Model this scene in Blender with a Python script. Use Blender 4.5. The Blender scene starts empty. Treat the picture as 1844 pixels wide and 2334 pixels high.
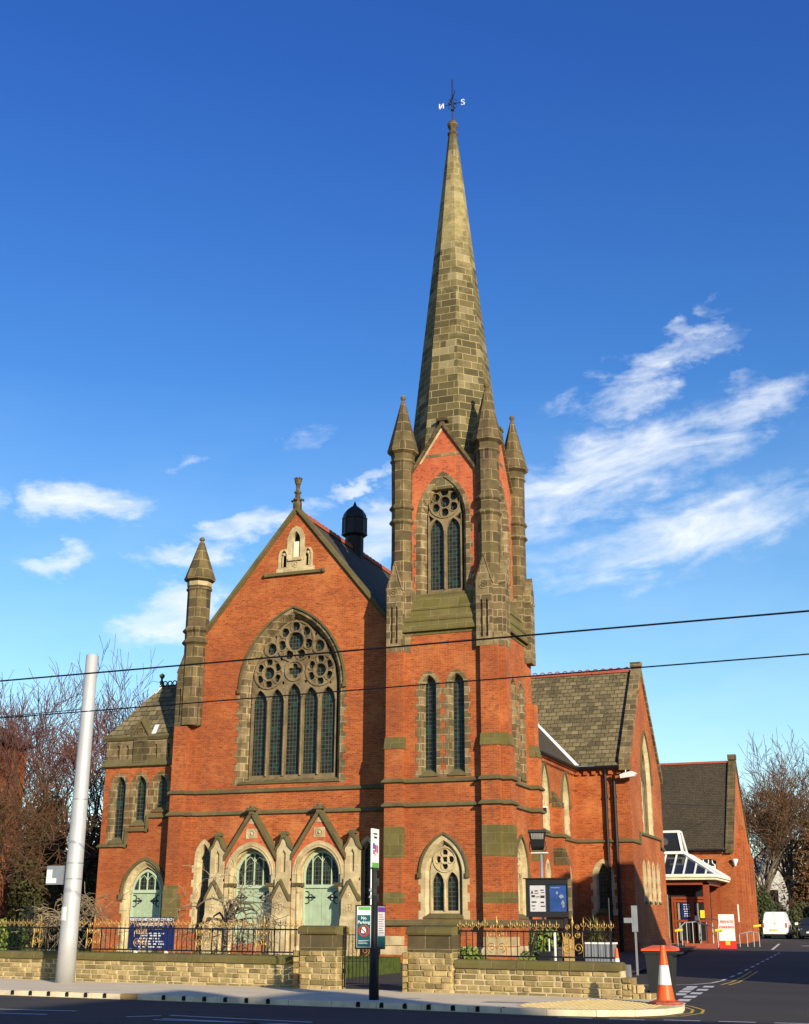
import bpy, math, random
from mathutils import Vector, Matrix
from mathutils.geometry import tessellate_polygon, delaunay_2d_cdt
S = bpy.context.scene
COL = S.collection
RAD = math.radians
rng = random.Random(7)

# ------------------------------------------------------------------ camera, sky, sun, exposure
def make_camera():
    yaw, pit, roll = RAD(21.185), RAD(18.253), RAD(0.2267)
    cy, sy = math.cos(yaw), math.sin(yaw)
    fwd = Vector((-sy*math.cos(pit), cy*math.cos(pit), math.sin(pit)))
    right = Vector((cy, sy, 0)); up = right.cross(fwd)
    c, s = math.cos(roll), math.sin(roll)
    r2 = right*c + up*s; u2 = -right*s + up*c
    cam = bpy.data.cameras.new('camera'); o = bpy.data.objects.new('camera', cam); COL.objects.link(o)
    m = Matrix((r2, u2, -fwd)).transposed().to_4x4(); m.translation = (0, 0, 1.55)
    o.matrix_world = m
    cam.sensor_fit = 'HORIZONTAL'; cam.sensor_width = 36; cam.lens = 36*2824.22/1844
    cam.clip_start = 0.1; cam.clip_end = 6000
    S.camera = o
make_camera()
SUN_AZ = math.degrees(math.atan2(1.1, 1.0))      # degrees from -Y towards +X
SUN_EL = 18.2
def make_sun():
    l = bpy.data.lights.new('sun', 'SUN'); l.energy = 4.9; l.angle = RAD(.5); l.color = (1, .88, .66)
    o = bpy.data.objects.new('sun', l); COL.objects.link(o)
    d = Vector((1.1, -1.0, math.hypot(1.1, 1)*math.tan(RAD(SUN_EL))))
    o.rotation_euler = d.to_track_quat('Z', 'Y').to_euler()
make_sun()

class N:
    """small helper round a node tree"""
    def __init__(s, tree): s.t = tree; tree.nodes.clear()
    def n(s, typ, props=None, **ins):
        nd = s.t.nodes.new(typ)
        for k, v in (props or {}).items(): setattr(nd, k, v)
        for k, v in ins.items():
            key = int(k[1:]) if k[0] == '_' and k[1:].isdigit() else k.replace('__', ' ')
            s.set(nd.inputs[key], v)
        return nd
    def set(s, sock, v):
        if isinstance(v, bpy.types.NodeSocket): s.t.links.new(v, sock)
        elif isinstance(v, bpy.types.Node): s.t.links.new(v.outputs[0], sock)
        else:
            if sock.type == 'RGBA' and len(v) == 3: v = (*v, 1)
            sock.default_value = v
    def math(s, op, a, b=0.0, c=0.0, clamp=False):
        nd = s.n('ShaderNodeMath', {'operation': op, 'use_clamp': clamp})
        s.set(nd.inputs[0], a); s.set(nd.inputs[1], b); s.set(nd.inputs[2], c); return nd.outputs[0]
    def vec(s, op, a, b=(0, 0, 0)):
        nd = s.n('ShaderNodeVectorMath', {'operation': op}); s.set(nd.inputs[0], a); s.set(nd.inputs[1], b)
        return nd.outputs['Value'] if op in ('DOT_PRODUCT', 'LENGTH') else nd.outputs[0]
    def mix(s, f, a, b, mode='MIX'):
        nd = s.n('ShaderNodeMix', {'data_type': 'RGBA', 'blend_type': mode})
        s.set(nd.inputs[0], f); s.set(nd.inputs[6], a); s.set(nd.inputs[7], b); return nd.outputs[2]
    def ramp(s, f, a, b):
        nd = s.n('ShaderNodeMapRange', {'clamp': True}); s.set(nd.inputs[0], f); nd.inputs[1].default_value = a; nd.inputs[2].default_value = b
        return nd.outputs[0]
    def noise(s, vec, scale, detail=4, rough=.55, dist=0.0):
        nd = s.n('ShaderNodeTexNoise', None, Scale=scale, Detail=detail, Roughness=rough, Distortion=dist)
        if vec is not None: s.set(nd.inputs['Vector'], vec)
        return nd.outputs[0]

def make_world():
    w = bpy.data.worlds.new('World'); S.world = w; w.use_nodes = True
    g = N(w.node_tree)
    sky = g.n('ShaderNodeTexSky', {'sky_type': 'NISHITA', 'sun_disc': False, 'sun_elevation': RAD(SUN_EL),
                                   'sun_rotation': RAD(180 - SUN_AZ), 'air_density': 1.0, 'dust_density': .25, 'ozone_density': 2.2, 'altitude': 50})
    hs = g.n('ShaderNodeHueSaturation', None, Hue=.502, Saturation=1.32, Value=.92, Color=sky)
    d = g.n('ShaderNodeTexCoord').outputs['Generated']
    sp = g.n('ShaderNodeSeparateXYZ', None, Vector=d)
    az = g.math('MULTIPLY', g.math('ARCTAN2', sp.outputs[0], sp.outputs[1]), 57.2958)
    el = g.math('MULTIPLY', g.math('ARCSINE', sp.outputs[2]), 57.2958)
    wv = g.n('ShaderNodeCombineXYZ', None, X=g.math('MULTIPLY', az, .30), Y=g.math('MULTIPLY', el, .55), Z=3.0)
    wn = g.n('ShaderNodeTexNoise', None, Scale=1.0, Detail=5.0, Roughness=.62, Vector=wv)
    ws = g.n('ShaderNodeSeparateColor', None, Color=wn.outputs['Color'])
    azw = g.math('ADD', az, g.math('MULTIPLY', g.math('SUBTRACT', ws.outputs[0], .5), 7.0)); elw = g.math('ADD', el, g.math('MULTIPLY', g.math('SUBTRACT', ws.outputs[1], .5), 3.4))
    # wispy clouds: long soft banks, broken up by stretched noise
    def bank(a0, e0, wa, we, rot, k):
        c, s = math.cos(RAD(rot)), math.sin(RAD(rot))
        x = g.math('SUBTRACT', azw, a0); y = g.math('SUBTRACT', elw, e0)
        u = g.math('DIVIDE', g.math('ADD', g.math('MULTIPLY', x, c), g.math('MULTIPLY', y, s)), wa)
        v = g.math('DIVIDE', g.math('SUBTRACT', g.math('MULTIPLY', y, c), g.math('MULTIPLY', x, s)), we)
        r = g.math('ADD', g.math('MULTIPLY', u, u), g.math('MULTIPLY', v, v))
        return g.math('MULTIPLY', g.math('SUBTRACT', 1.0, r, clamp=True), k)
    banks = [(-9.6, 23.9, 5.6, 1.3, 20, .85), (-7.0, 25.6, 3.0, .7, 28, .7), (-10.5, 20.2, 8.2, 2.3, 14, .95), (-4.6, 21.9, 3.6, 1.7, 22, .85), (-8.0, 16.8, 9.0, 2.1, 11, .9),
             (-4.0, 17.9, 5.0, 1.2, 10, .6), (-15.5, 18.6, 5.0, 2.4, 8, .8), (-36.2, 18.0, 3.4, 1.2, 8, 1.05), (-37.6, 15.2, 2.4, .8, 14, .9), (-32.2, 13.2, 3.6, 1.6, 22, 1.15), (-28.4, 17.5, 3.2, .9, 14, 1.0),
             (-23.6, 19.4, 2.2, .55, 24, .9), (-22.3, 17.2, 3.2, 2.0, 25, 1.1), (-31.3, 16.4, 2.6, .9, 15, .8), (-42, 17.6, 2.6, .9, 5, .8), (-25.6, 21.7, 1.8, .5, 20, .4), (-31.5, 20.3, 1.2, .45, 10, .5),
             (30, 20, 14, 2.2, 6, .8), (70, 28, 16, 2.5, -8, .8), (-75, 22, 14, 2.4, 8, .8), (140, 24, 20, 3, 5, .8), (-130, 26, 18, 3, -5, .8)]
    m = None
    for b in banks:
        q = bank(*b); m = q if m is None else g.math('MAXIMUM', m, q)
    lo = g.ramp(el, 38, 9)
    base = g.mix(1.0, hs.outputs[0], g.mix(lo, (1.0, .92, 1.42), (1.34, 1.36, 1.30)), 'MULTIPLY')
    nv = g.n('ShaderNodeCombineXYZ', None, X=g.math('MULTIPLY', az, .16), Y=g.math('SUBTRACT', g.math('MULTIPLY', el, .46), g.math('MULTIPLY', az, .07)), Z=0.0)
    n1 = g.noise(nv, 1.15, 8, .58, .9); n2 = g.noise(nv, 5.5, 6, .62, .3)
    nn = g.math('ADD', g.math('MULTIPLY', n1, .8), g.math('MULTIPLY', n2, .2))
    nn = g.math('ADD', g.math('MULTIPLY', g.math('SUBTRACT', nn, .5), 2.1), .5)
    cl = g.ramp(g.math('ADD', g.math('MULTIPLY', m, .46), nn), .50, 1.30)
    cl = g.math('MULTIPLY', cl, g.ramp(m, 0, .7))
    cl = g.math('MULTIPLY', cl, 1.0, clamp=True)
    # thin milky air low down
    milk = g.math('MULTIPLY', g.ramp(el, 24, 5), g.math('MULTIPLY', g.noise(nv, .8, 4), .5))
    col = g.mix(milk, base, (5.0, 6.7, 7.7))
    col = g.mix(cl, col, (6.6, 7.0, 7.4))
    bg = g.n('ShaderNodeBackground', None, Color=col, Strength=.105)
    g.n('ShaderNodeOutputWorld', None, Surface=bg)
make_world()
S.view_settings.view_transform = 'Standard'; S.view_settings.look = 'None'
S.view_settings.exposure = .5; S.view_settings.gamma = 1
S.cycles.max_bounces = 5; S.cycles.diffuse_bounces = 2; S.cycles.glossy_bounces = 2; S.cycles.transmission_bounces = 3
S.cycles.use_denoising = True

# ------------------------------------------------------------------ materials
MATS = {}
def material(name, fn, rough=.75, metallic=0.0, spec=.3):
    m = bpy.data.materials.new(name); m.use_nodes = True
    g = N(m.node_tree)
    b = g.n('ShaderNodeBsdfPrincipled', None, Roughness=rough, Metallic=metallic)
    b.inputs['Specular IOR Level'].default_value = spec
    r = fn(g, b)
    if r is not None: g.set(b.inputs['Base Color'], r)
    g.n('ShaderNodeOutputMaterial', None, Surface=b)
    MATS[name] = m; return m
def pos(g): return g.n('ShaderNodeNewGeometry').outputs['Position']
def wall_uv(g, sc=(1, 1)):
    geo = g.n('ShaderNodeNewGeometry')
    t = g.vec('NORMALIZE', g.vec('CROSS_PRODUCT', (0, 0, 1), geo.outputs['True Normal']))
    u = g.vec('DOT_PRODUCT', geo.outputs['Position'], t)
    z = g.n('ShaderNodeSeparateXYZ', None, Vector=geo.outputs['Position']).outputs[2]
    return g.n('ShaderNodeCombineXYZ', None, X=g.math('MULTIPLY', u, sc[0]), Y=g.math('MULTIPLY', z, sc[1]), Z=0.0).outputs[0]
def bump(g, b, h, strength=.4, dist=.02):
    bm = g.n('ShaderNodeBump', None, Strength=strength, Distance=dist, Height=h)
    g.set(b.inputs['Normal'], bm)
def blocks(g, uv, w, h, mortar, c1, c2, cm, bias=0.0, off=.5, smooth=.1, seed=0.0):
    if seed: uv = g.vec('ADD', uv, (seed*w*7.31, seed*h*11, 0))
    t = g.n('ShaderNodeTexBrick', {'offset': off, 'offset_frequency': 2, 'squash': 1.0}, Vector=uv, Color1=c1, Color2=c2, Mortar=cm, Scale=1.0)
    t.inputs['Mortar Size'].default_value = mortar; t.inputs['Mortar Smooth'].default_value = smooth
    t.inputs['Bias'].default_value = bias; t.inputs['Brick Width'].default_value = w; t.inputs['Row Height'].default_value = h
    return t
def plain(name, c, rough=.6, metallic=0.0, spec=.3, var=.12, scale=3.0):
    def fn(g, b):
        n = g.noise(pos(g), scale, 5)
        return g.mix(g.ramp(n, .3, .7), [x*(1-var) for x in c], [min(1, x*(1+var)) for x in c])
    return material(name, fn, rough, metallic, spec)

def f_brick(c1, c2, cm, dirt=.5):
    def fn(g, b):
        uv = wall_uv(g)
        t = blocks(g, uv, .232, .076, .007, c1, c2, cm, .15)
        # half-brick headers, some burnt dark
        t2 = blocks(g, uv, .116, .076, .006, (0, 0, 0), (1, 1, 1), (1, 1, 1), -.0, .5, seed=3)
        hd = g.ramp(t2.outputs[0], .16, .04)
        c = g.mix(g.math('MULTIPLY', hd, .62), t.outputs[0], (.135, .034, .018))
        p = pos(g)
        n = g.noise(p, .55, 6, .62)
        c = g.mix(g.math('MULTIPLY', g.ramp(n, .47, .70), dirt), c, (.175, .046, .018))
        c = g.mix(g.math('MULTIPLY', g.ramp(n, .48, .30), .5), c, (.60, .225, .075))
        st = g.noise(g.vec('MULTIPLY', p, (1.6, 1.6, .12)), 1.4, 4)
        c = g.mix(g.math('MULTIPLY', g.ramp(st, .60, .80), .55), c, (.14, .055, .032))
        n3 = g.noise(g.vec('MULTIPLY', p, (1, 1, 5.5)), 2.6, 5, .7)
        c = g.mix(g.math('MULTIPLY', g.ramp(n3, .52, .70), .62), c, (.135, .036, .015))
        c = g.mix(g.math('MULTIPLY', g.ramp(n3, .46, .33), .35), c, (.58, .20, .06))
        n4 = g.noise(p, .16, 3)
        c = g.mix(g.math('MULTIPLY', g.ramp(n4, .45, .62), .35), c, (.20, .05, .02))
        bump(g, b, g.math('MULTIPLY', t.outputs[1], -1.0), .5, .012)
        return c
    return fn
material('brick', f_brick((.45, .110, .022), (.31, .062, .014), (.47, .20, .075)), .85)
material('brick_deep', f_brick((.40, .10, .030), (.29, .064, .022), (.34, .13, .06), .6), .85)
material('brick_bright', f_brick((.54, .115, .040), (.46, .085, .030), (.46, .18, .10), .15), .85)

def f_stone(w, h, c1, c2, cm, soot, sootcol, moss=0.0, mort=.012, mosscol=(.17, .155, .035)):
    def fn(g, b):
        uv = wall_uv(g); p = pos(g)
        wob = g.n('ShaderNodeTexNoise', None, Scale=1.2, Detail=2.0, Vector=p)
        uvw = g.vec('ADD', uv, g.vec('MULTIPLY', g.vec('SUBTRACT', wob.outputs['Color'], (.5, .5, .5)), (.03, .03, 0)))
        t = blocks(g, uvw, w, h, mort, c1, c2, cm, 0, .47, .25)
        n = g.noise(p, 1.7, 6, .65)
        c = g.mix(g.math('MULTIPLY', g.ramp(n, .42, .66), soot), t.outputs[0], sootcol)
        n2 = g.noise(g.vec('MULTIPLY', p, (5, 5, 9)), 1.0, 5, .6)
        c = g.mix(g.math('MULTIPLY', g.ramp(n2, .52, .8), .4), c, [x*.55 for x in c2])
        if moss:
            n3 = g.noise(p, .9, 6, .7)
            c = g.mix(g.math('MULTIPLY', g.ramp(n3, .40, .62), moss), c, mosscol)
        bump(g, b, g.math('ADD', g.math('MULTIPLY', t.outputs[1], -1.0), g.math('MULTIPLY', n2, .6)), .5, .02)
        return c
    return fn
material('stone', f_stone(.62, .31, (.29, .21, .105), (.095, .064, .032), (.40, .31, .17), .75, (.060, .042, .022), .12, .020), .9)
material('stone_dark', f_stone(.62, .31, (.125, .088, .044), (.060, .042, .022), (.24, .18, .10), .6, (.042, .030, .017), .2, .014), .9)
material('stone_pale', f_stone(.5, .34, (.60, .49, .28), (.43, .33, .175), (.62, .53, .34), .5, (.20, .14, .072), .08, .010), .9)
material('stone_moss', f_stone(.8, .4, (.165, .130, .050), (.10, .080, .030), (.22, .175, .075), .5, (.070, .052, .024), .55, .016, (.135, .122, .020)), .95)
material('string_stone', f_stone(1.1, .5, (.155, .122, .058), (.10, .08, .038), (.20, .16, .08), .55, (.062, .048, .026), .5, .008, (.115, .105, .030)), .95)
material('turret_stone', f_stone(.95, .46, (.185, .125, .060), (.062, .042, .022), (.30, .22, .115), .75, (.040, .028, .016), .2, .020), .9)
material('tracery_stone', f_stone(4.0, 4.0, (.25, .185, .10), (.15, .105, .055), (.22, .17, .10), .7, (.07, .048, .026), .05, .004), .9)
def f_spire(g, b):
    uv = wall_uv(g); p = pos(g)
    t = blocks(g, uv, .74, .36, .018, (.155, .120, .048), (.055, .044, .020), (.33, .265, .125), 0, .43, .2)
    t2 = blocks(g, uv, .74, .36, .0, (0, 0, 0), (1, 1, 1), (1, 1, 1), 0, .43, seed=2)
    z = g.n('ShaderNodeSeparateXYZ', None, Vector=p).outputs[2]
    n = g.noise(p, .55, 6, .7)
    band = g.math('SUBTRACT', 1.0, g.math('ABSOLUTE', g.math('DIVIDE', g.math('SUBTRACT', z, 34.0), 5.5)), clamp=True)
    f = g.ramp(g.math('ADD', n, g.math('MULTIPLY', band, .30)), .55, .82)
    c = g.mix(g.math('MULTIPLY', f, .7), t.outputs[0], (.40, .325, .145))
    n2 = g.noise(p, 2.6, 5, .65)
    c = g.mix(g.math('MULTIPLY', g.ramp(n2, .45, .7), .6), c, (.070, .060, .024))
    c = g.mix(g.math('MULTIPLY', g.ramp(t2.outputs[0], .75, .95), .4), c, (.40, .33, .18))
    c = g.mix(g.ramp(z, 37.2, 38.4), c, (.085, .075, .042))
    bump(g, b, g.math('ADD', g.math('MULTIPLY', t.outputs[1], -1.0), n2), .5, .03)
    return c
material('spire_stone', f_spire, .92)
def f_slate(c1, c2, cm, w=.30, h=.22, mossy=.3):
    def fn(g, b):
        uv = wall_uv(g); p = pos(g)
        t = blocks(g, uv, w, h, .02, c1, c2, cm, 0, .5, .3)
        n = g.noise(p, .8, 5, .65)
        c = g.mix(g.math('MULTIPLY', g.ramp(n, .45, .7), mossy), t.outputs[0], [x*.6 for x in c2])
        n2 = g.noise(p, 9, 3)
        c = g.mix(g.math('MULTIPLY', g.ramp(n2, .5, .75), .35), c, [x*1.5 for x in c1])
        bump(g, b, g.math('ADD', g.math('MULTIPLY', t.outputs[1], -1.0), g.math('MULTIPLY', n2, .5)), .7, .03)
        return c
    return fn
material('stone_slate', f_slate((.225, .18, .092), (.082, .066, .034), (.036, .029, .016), .40, .235, .45), .9)
material('tile_dark', f_slate((.085, .066, .040), (.055, .043, .026), (.030, .024, .016), .2, .12, .6), .92)
material('slate', f_slate((.040, .042, .052), (.028, .03, .038), (.014, .014, .017), .3, .2, .3), .7)
material('slate_brown', f_slate((.085, .066, .042), (.058, .045, .030), (.03, .024, .017), .25, .16, .3), .8)
def f_lead(g, b):
    uv = wall_uv(g)
    t = blocks(g, uv, .155, .175, .016, (.007, .007, .006), (.022, .026, .020), (.058, .068, .052), 0, 0.0, .1)
    t2 = blocks(g, uv, .155, .175, 0, (0, 0, 0), (1, 1, 1), (1, 1, 1), 0, 0.0, seed=1)
    c = g.mix(g.math('MULTIPLY', g.ramp(t2.outputs[0], .86, .95), .6), t.outputs[0], (.02, .07, .05))
    bump(g, b, g.noise(pos(g), 5, 2), .25, .02)
    return c
material('leaded_glass', f_lead, .42, 0, .25)
def f_roundel(g, b):
    v = g.n('ShaderNodeTexVoronoi', {'feature': 'DISTANCE_TO_EDGE'}, Vector=pos(g), Scale=7.0)
    return g.mix(g.ramp(v.outputs[0], .07, .03), (.020, .022, .020), (.075, .07, .055))
material('roundel_glass', f_roundel, .3, 0, .5)
plain('window_glass', (.02, .022, .024), .08, 0, .6)
plain('iron', (.014, .014, .016), .45, .3)
plain('gold_paint', (.36, .22, .06), .5, .25, .4, .3, 20)
plain('door_paint', (.34, .43, .285), .55, 0, .3, .14, 3.5)
plain('frame_paint', (.40, .50, .34), .5, 0, .3, .06)
plain('white_paint', (.74, .74, .70), .45, 0, .4, .04)
plain('cream_paint', (.72, .66, .48), .6)
plain('silver_metal', (.45, .45, .44), .55, .25, .5, .06)
plain('galvanised', (.40, .41, .42), .45, .6)
plain('black_plastic', (.018, .018, .019), .5)
plain('grey_plastic', (.026, .027, .026), .55)
plain('orange_plastic', (.78, .105, .018), .45)
plain('red_paint', (.62, .03, .02), .45)
plain('yellow_paint', (.80, .62, .04), .6)
plain('terracotta', (.34, .085, .05), .8, 0, .2, .25, 12)
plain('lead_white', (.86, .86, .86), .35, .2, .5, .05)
plain('blue_board', (.012, .022, .125), .35, 0, .4, .2, 6)
plain('brown_paint', (.27, .055, .018), .5)
plain('dark_hole', (.012, .011, .010), .9)
plain('dark_timber', (.022, .019, .016), .7)
plain('rubber', (.02, .02, .02), .8)
plain('light_lens', (.30, .29, .25), .2, 0, .5)
def f_asphalt(g, b):
    p = pos(g); n = g.noise(p, 55, 4, .7); n2 = g.noise(p, .35, 5, .6); n3 = g.noise(p, 3.2, 4, .6)
    c = g.mix(n2, (.032, .028, .024), (.060, .052, .044))
    c = g.mix(g.math('MULTIPLY', g.ramp(n3, .5, .75), .35), c, (.024, .021, .018))
    c = g.mix(g.math('MULTIPLY', g.ramp(n, .52, .72), .45), c, (.10, .09, .075))
    t = blocks(g, p, 5.3, 2.2, .02, (.8, .8, .8), (1.12, 1.12, 1.12), (.55, .55, .55), 0, .37)
    c = g.mix(.75, c, t.outputs[0], 'MULTIPLY')
    n5 = g.noise(g.vec('MULTIPLY', p, (.25, 1.6, 1)), 1.1, 4)
    c = g.mix(g.math('MULTIPLY', g.ramp(n5, .55, .75), .4), c, (.085, .075, .062))
    bump(g, b, n, .5, .006); return c
material('asphalt', f_asphalt, .88)
def f_paving(g, b):
    p = pos(g); t = blocks(g, p, .9, .6, .008, (.72, .60, .40), (.64, .53, .35), (.40, .33, .22), 0, .5)
    n = g.noise(p, 1.1, 5, .65); c = g.mix(g.math('MULTIPLY', g.ramp(n, .4, .7), .4), t.outputs[0], (.52, .43, .29))
    n2 = g.noise(p, 30, 3); c = g.mix(g.math('MULTIPLY', n2, .25), c, (.74, .62, .42))
    bump(g, b, g.math('MULTIPLY', t.outputs[1], -1), .4, .006); return c
material('paving', f_paving, .9)
plain('kerb_stone', (.72, .60, .40), .9, 0, .2, .22, 2.5)
plain('tactile', (.70, .53, .22), .9, 0, .2, .15, 4)
plain('white_line', (.62, .61, .57), .8, 0, .2, .18, 9)
plain('yellow_line', (.55, .38, .07), .8, 0, .2, .25, 8)
def f_rubble(g, b):
    r = g.n('ShaderNodeNewGeometry').outputs['Random Per Island']
    c = g.mix(r, (.20, .145, .058), (.56, .41, .18))
    p = pos(g); n = g.noise(p, 6, 6, .7); n2 = g.noise(p, .9, 5, .6)
    c = g.mix(g.math('MULTIPLY', g.ramp(n, .45, .75), .55), c, (.11, .082, .036))
    c = g.mix(g.math('MULTIPLY', g.ramp(n2, .46, .68), .65), c, (.135, .115, .034))
    bump(g, b, n, .9, .03); return c
material('wall_rubble', f_rubble, .95)
plain('mortar', (.52, .43, .26), .95, 0, .1, .2, 9)
plain('grass_green', (.060, .080, .018), .9, 0, .1, .35, 6)
plain('bark', (.085, .058, .038), .95, 0, .1, .3, 5)
plain('bark_grey', (.13, .105, .075), .95, 0, .1, .3, 5)
plain('twig_red', (.120, .052, .040), .95, 0, .1, .3, 3)
plain('twig_purple', (.115, .066, .070), .95, 0, .1, .3, 3)
plain('twig_brown', (.115, .062, .034), .95, 0, .1, .3, 3)
plain('twig_pale', (.24, .185, .115), .95, 0, .1, .3, 6)
def f_leaf(ca, cb):
    def fn(g, b):
        r = g.n('ShaderNodeNewGeometry').outputs['Random Per Island']
        n = g.noise(pos(g), 1.2, 3)
        return g.mix(g.math('ADD', g.math('MULTIPLY', r, .6), g.math('MULTIPLY', n, .4)), ca, cb)
    return fn
material('leaf_dark', f_leaf((.018, .030, .010), (.055, .075, .022)), .7)
material('leaf_ivy', f_leaf((.030, .042, .012), (.085, .080, .026)), .8)
material('leaf_bronze', f_leaf((.075, .040, .014), (.17, .085, .030)), .8)
material('leaf_bright', f_leaf((.07, .11, .015), (.20, .24, .04)), .6)
material('leaf_yucca', f_leaf((.055, .065, .018), (.17, .16, .05)), .6)
plain('car_white', (.82, .82, .80), .25, 0, .5, .02)
plain('car_dark', (.030, .038, .055), .22, .3, .5, .05)
plain('paper', (.52, .50, .50), .6, 0, .3, .05)
plain('poster_blue', (.022, .065, .23), .5, 0, .3, .25, 4)
plain('teal_paint', (.012, .085, .10), .4)
plain('green_paint', (.10, .36, .06), .5)
plain('purple_paint', (.12, .04, .26), .5)
plain('amber', (.7, .5, .05), .5)
plain('render_white', (.62, .60, .55), .9)
plain('curtain', (.30, .26, .18), .9)
plain('wood_tan', (.42, .26, .09), .8)
# ------------------------------------------------------------------ geometry helpers
def wind(pt, l):
    x, y = pt; w = 0
    for (x0, y0), (x1, y1) in zip(l, l[1:]+l[:1]):
        if (y0 <= y) != (y1 <= y):
            c = (x1-x0)*(y-y0)-(x-x0)*(y1-y0)
            if y0 <= y and c > 0: w += 1
            elif y0 > y and c < 0: w -= 1
    return w
def tri_fill(loops):
    vs = [Vector(p) for l in loops for p in l]; es = []; o = 0
    for l in loops: k = len(l); es += [(o+i, o+(i+1) % k) for i in range(k)]; o += k
    ov, _, of, *_r = delaunay_2d_cdt(vs, es, [], 0, 1e-5)
    tri = []
    for f in of:
        c = (sum(ov[i][0] for i in f)/len(f), sum(ov[i][1] for i in f)/len(f))
        if wind(c, loops[0]) and not any(wind(c, h) for h in loops[1:]): tri.append(tuple(f))
    return [tuple(v) for v in ov], tri
class MB:
    """collects pieces of one mesh"""
    def __init__(s): s.v = []; s.f = []
    def add(s, vs, fs):
        o = len(s.v); s.v += [tuple(v) for v in vs]; s.f += [tuple(i+o for i in f) for f in fs]; return s
    def quad(s, *p): return s.add(p, [tuple(range(len(p)))])
    def box(s, x0, x1, y0, y1, z0, z1):
        return s.add([(x0, y0, z0), (x1, y0, z0), (x1, y1, z0), (x0, y1, z0), (x0, y0, z1), (x1, y0, z1), (x1, y1, z1), (x0, y1, z1)],
                     [(3, 2, 1, 0), (4, 5, 6, 7), (0, 1, 5, 4), (1, 2, 6, 5), (2, 3, 7, 6), (3, 0, 4, 7)])
    def fbox(s, F, s0, s1, z0, z1, d0, d1):
        p = [F(a, z, d) for z in (z0, z1) for (a, d) in ((s0, d1), (s1, d1), (s1, d0), (s0, d0))]
        return s.add(p, [(3, 2, 1, 0), (4, 5, 6, 7), (0, 1, 5, 4), (1, 2, 6, 5), (2, 3, 7, 6), (3, 0, 4, 7)])
    def bar(s, a, b, w, h=None, up=(0, 0, 1)):
        a, b = Vector(a), Vector(b); h = h or w; t = (b-a).normalized(); u = Vector(up)
        if abs(t.dot(u)) > .95: u = Vector((1, 0, 0))
        x = t.cross(u).normalized()*w/2; y = x.cross(t).normalized()*h/2
        p = [q+k for q in (a, b) for k in (x+y, -x+y, -x-y, x-y)]
        return s.add(p, [(0, 1, 2, 3), (7, 6, 5, 4), (0, 4, 5, 1), (1, 5, 6, 2), (2, 6, 7, 3), (3, 7, 4, 0)])
    def tube(s, pts, r, n=6, closed=False):
        pts = [Vector(p) for p in pts]; k = len(pts); rr = r if isinstance(r, (list, tuple)) else [r]*k
        rings = []; prev = None
        for i, p in enumerate(pts):
            if closed: t = pts[(i+1) % k]-pts[i-1]
            else: t = pts[min(i+1, k-1)]-pts[max(i-1, 0)]
            t = t.normalized() if t.length > 1e-9 else Vector((0, 0, 1))
            if prev is None:
                a = Vector((0, 0, 1)) if abs(t.z) < .9 else Vector((1, 0, 0)); x = t.cross(a).normalized()
            else:
                x = prev-t*prev.dot(t); x = x.normalized() if x.length > 1e-6 else t.orthogonal().normalized()
            prev = x; y = t.cross(x)
            rings.append([p+(x*math.cos(2*math.pi*j/n)+y*math.sin(2*math.pi*j/n))*rr[i] for j in range(n)])
        vs = [q for rg in rings for q in rg]; fs = []
        for i in range(k if closed else k-1):
            a = i*n; b = ((i+1) % k)*n
            for j in range(n): fs.append((a+j, a+(j+1) % n, b+(j+1) % n, b+j))
        if not closed: fs += [tuple(range(n))[::-1], tuple(range((k-1)*n, k*n))]
        return s.add(vs, fs)
    def lathe(s, cx, cy, prof, n=12, rot=0.0, cap=True):
        vs = []; fs = []; m = len(prof)
        for (r, z) in prof:
            for j in range(n):
                a = rot+2*math.pi*j/n; vs.append((cx+r*math.cos(a), cy+r*math.sin(a), z))
        for i in range(m-1):
            for j in range(n): fs.append((i*n+j, i*n+(j+1) % n, (i+1)*n+(j+1) % n, (i+1)*n+j))
        if cap: fs += [tuple(range(n))[::-1], tuple(range((m-1)*n, m*n))]
        return s.add(vs, fs)
    def prism(s, F, outer, holes, d0, d1, back=True, sides=True):
        """plate with holes: outline points (s, z), from d0 to d1 (front)"""
        loops = [outer]+list(holes)
        flat, tri = tri_fill(loops)
        s.add([F(a, z, d1) for a, z in flat], tri)
        if back: s.add([F(a, z, d0) for a, z in flat], [t[::-1] for t in tri])
        if sides:
            for l in loops:
                k = len(l)
                vs = [F(a, z, d1) for a, z in l]+[F(a, z, d0) for a, z in l]
                s.add(vs, [(i, (i+1) % k, (i+1) % k+k, i+k) for i in range(k)])
        return s
    def loft(s, la, lb, closed=True):
        k = len(la)
        return s.add(list(la)+list(lb), [(i, (i+1) % k, (i+1) % k+k, i+k) for i in range(k if closed else k-1)])
    def molding(s, path, prof, closed=False):
        """sweep a profile [(outwards, z)] along a plan path; outwards is to the right of travel"""
        n = len(path); rows = []
        for i, p in enumerate(path):
            p = Vector(p); a = Vector(path[i-1]) if (i > 0 or closed) else None; b = Vector(path[(i+1) % n]) if (i < n-1 or closed) else None
            ns = []
            for q0, q1 in ((a, p), (p, b)):
                if q0 is None or q1 is None: continue
                t = (q1-q0).normalized(); ns.append(Vector((t.y, -t.x)))
            m = ns[0] if len(ns) == 1 else (ns[0]+ns[1])/max(.3, 1+ns[0].dot(ns[1]))
            rows.append([(p.x+m.x*o, p.y+m.y*o, z) for o, z in prof])
        k = len(prof)
        for i in range(n if closed else n-1):
            A, B = rows[i], rows[(i+1) % n]
            s.add(A+B, [(j, j+1, j+1+k, j+k) for j in range(k-1)])
        if not closed: s.quad(*rows[0]); s.quad(*rows[-1])
        return s
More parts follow.
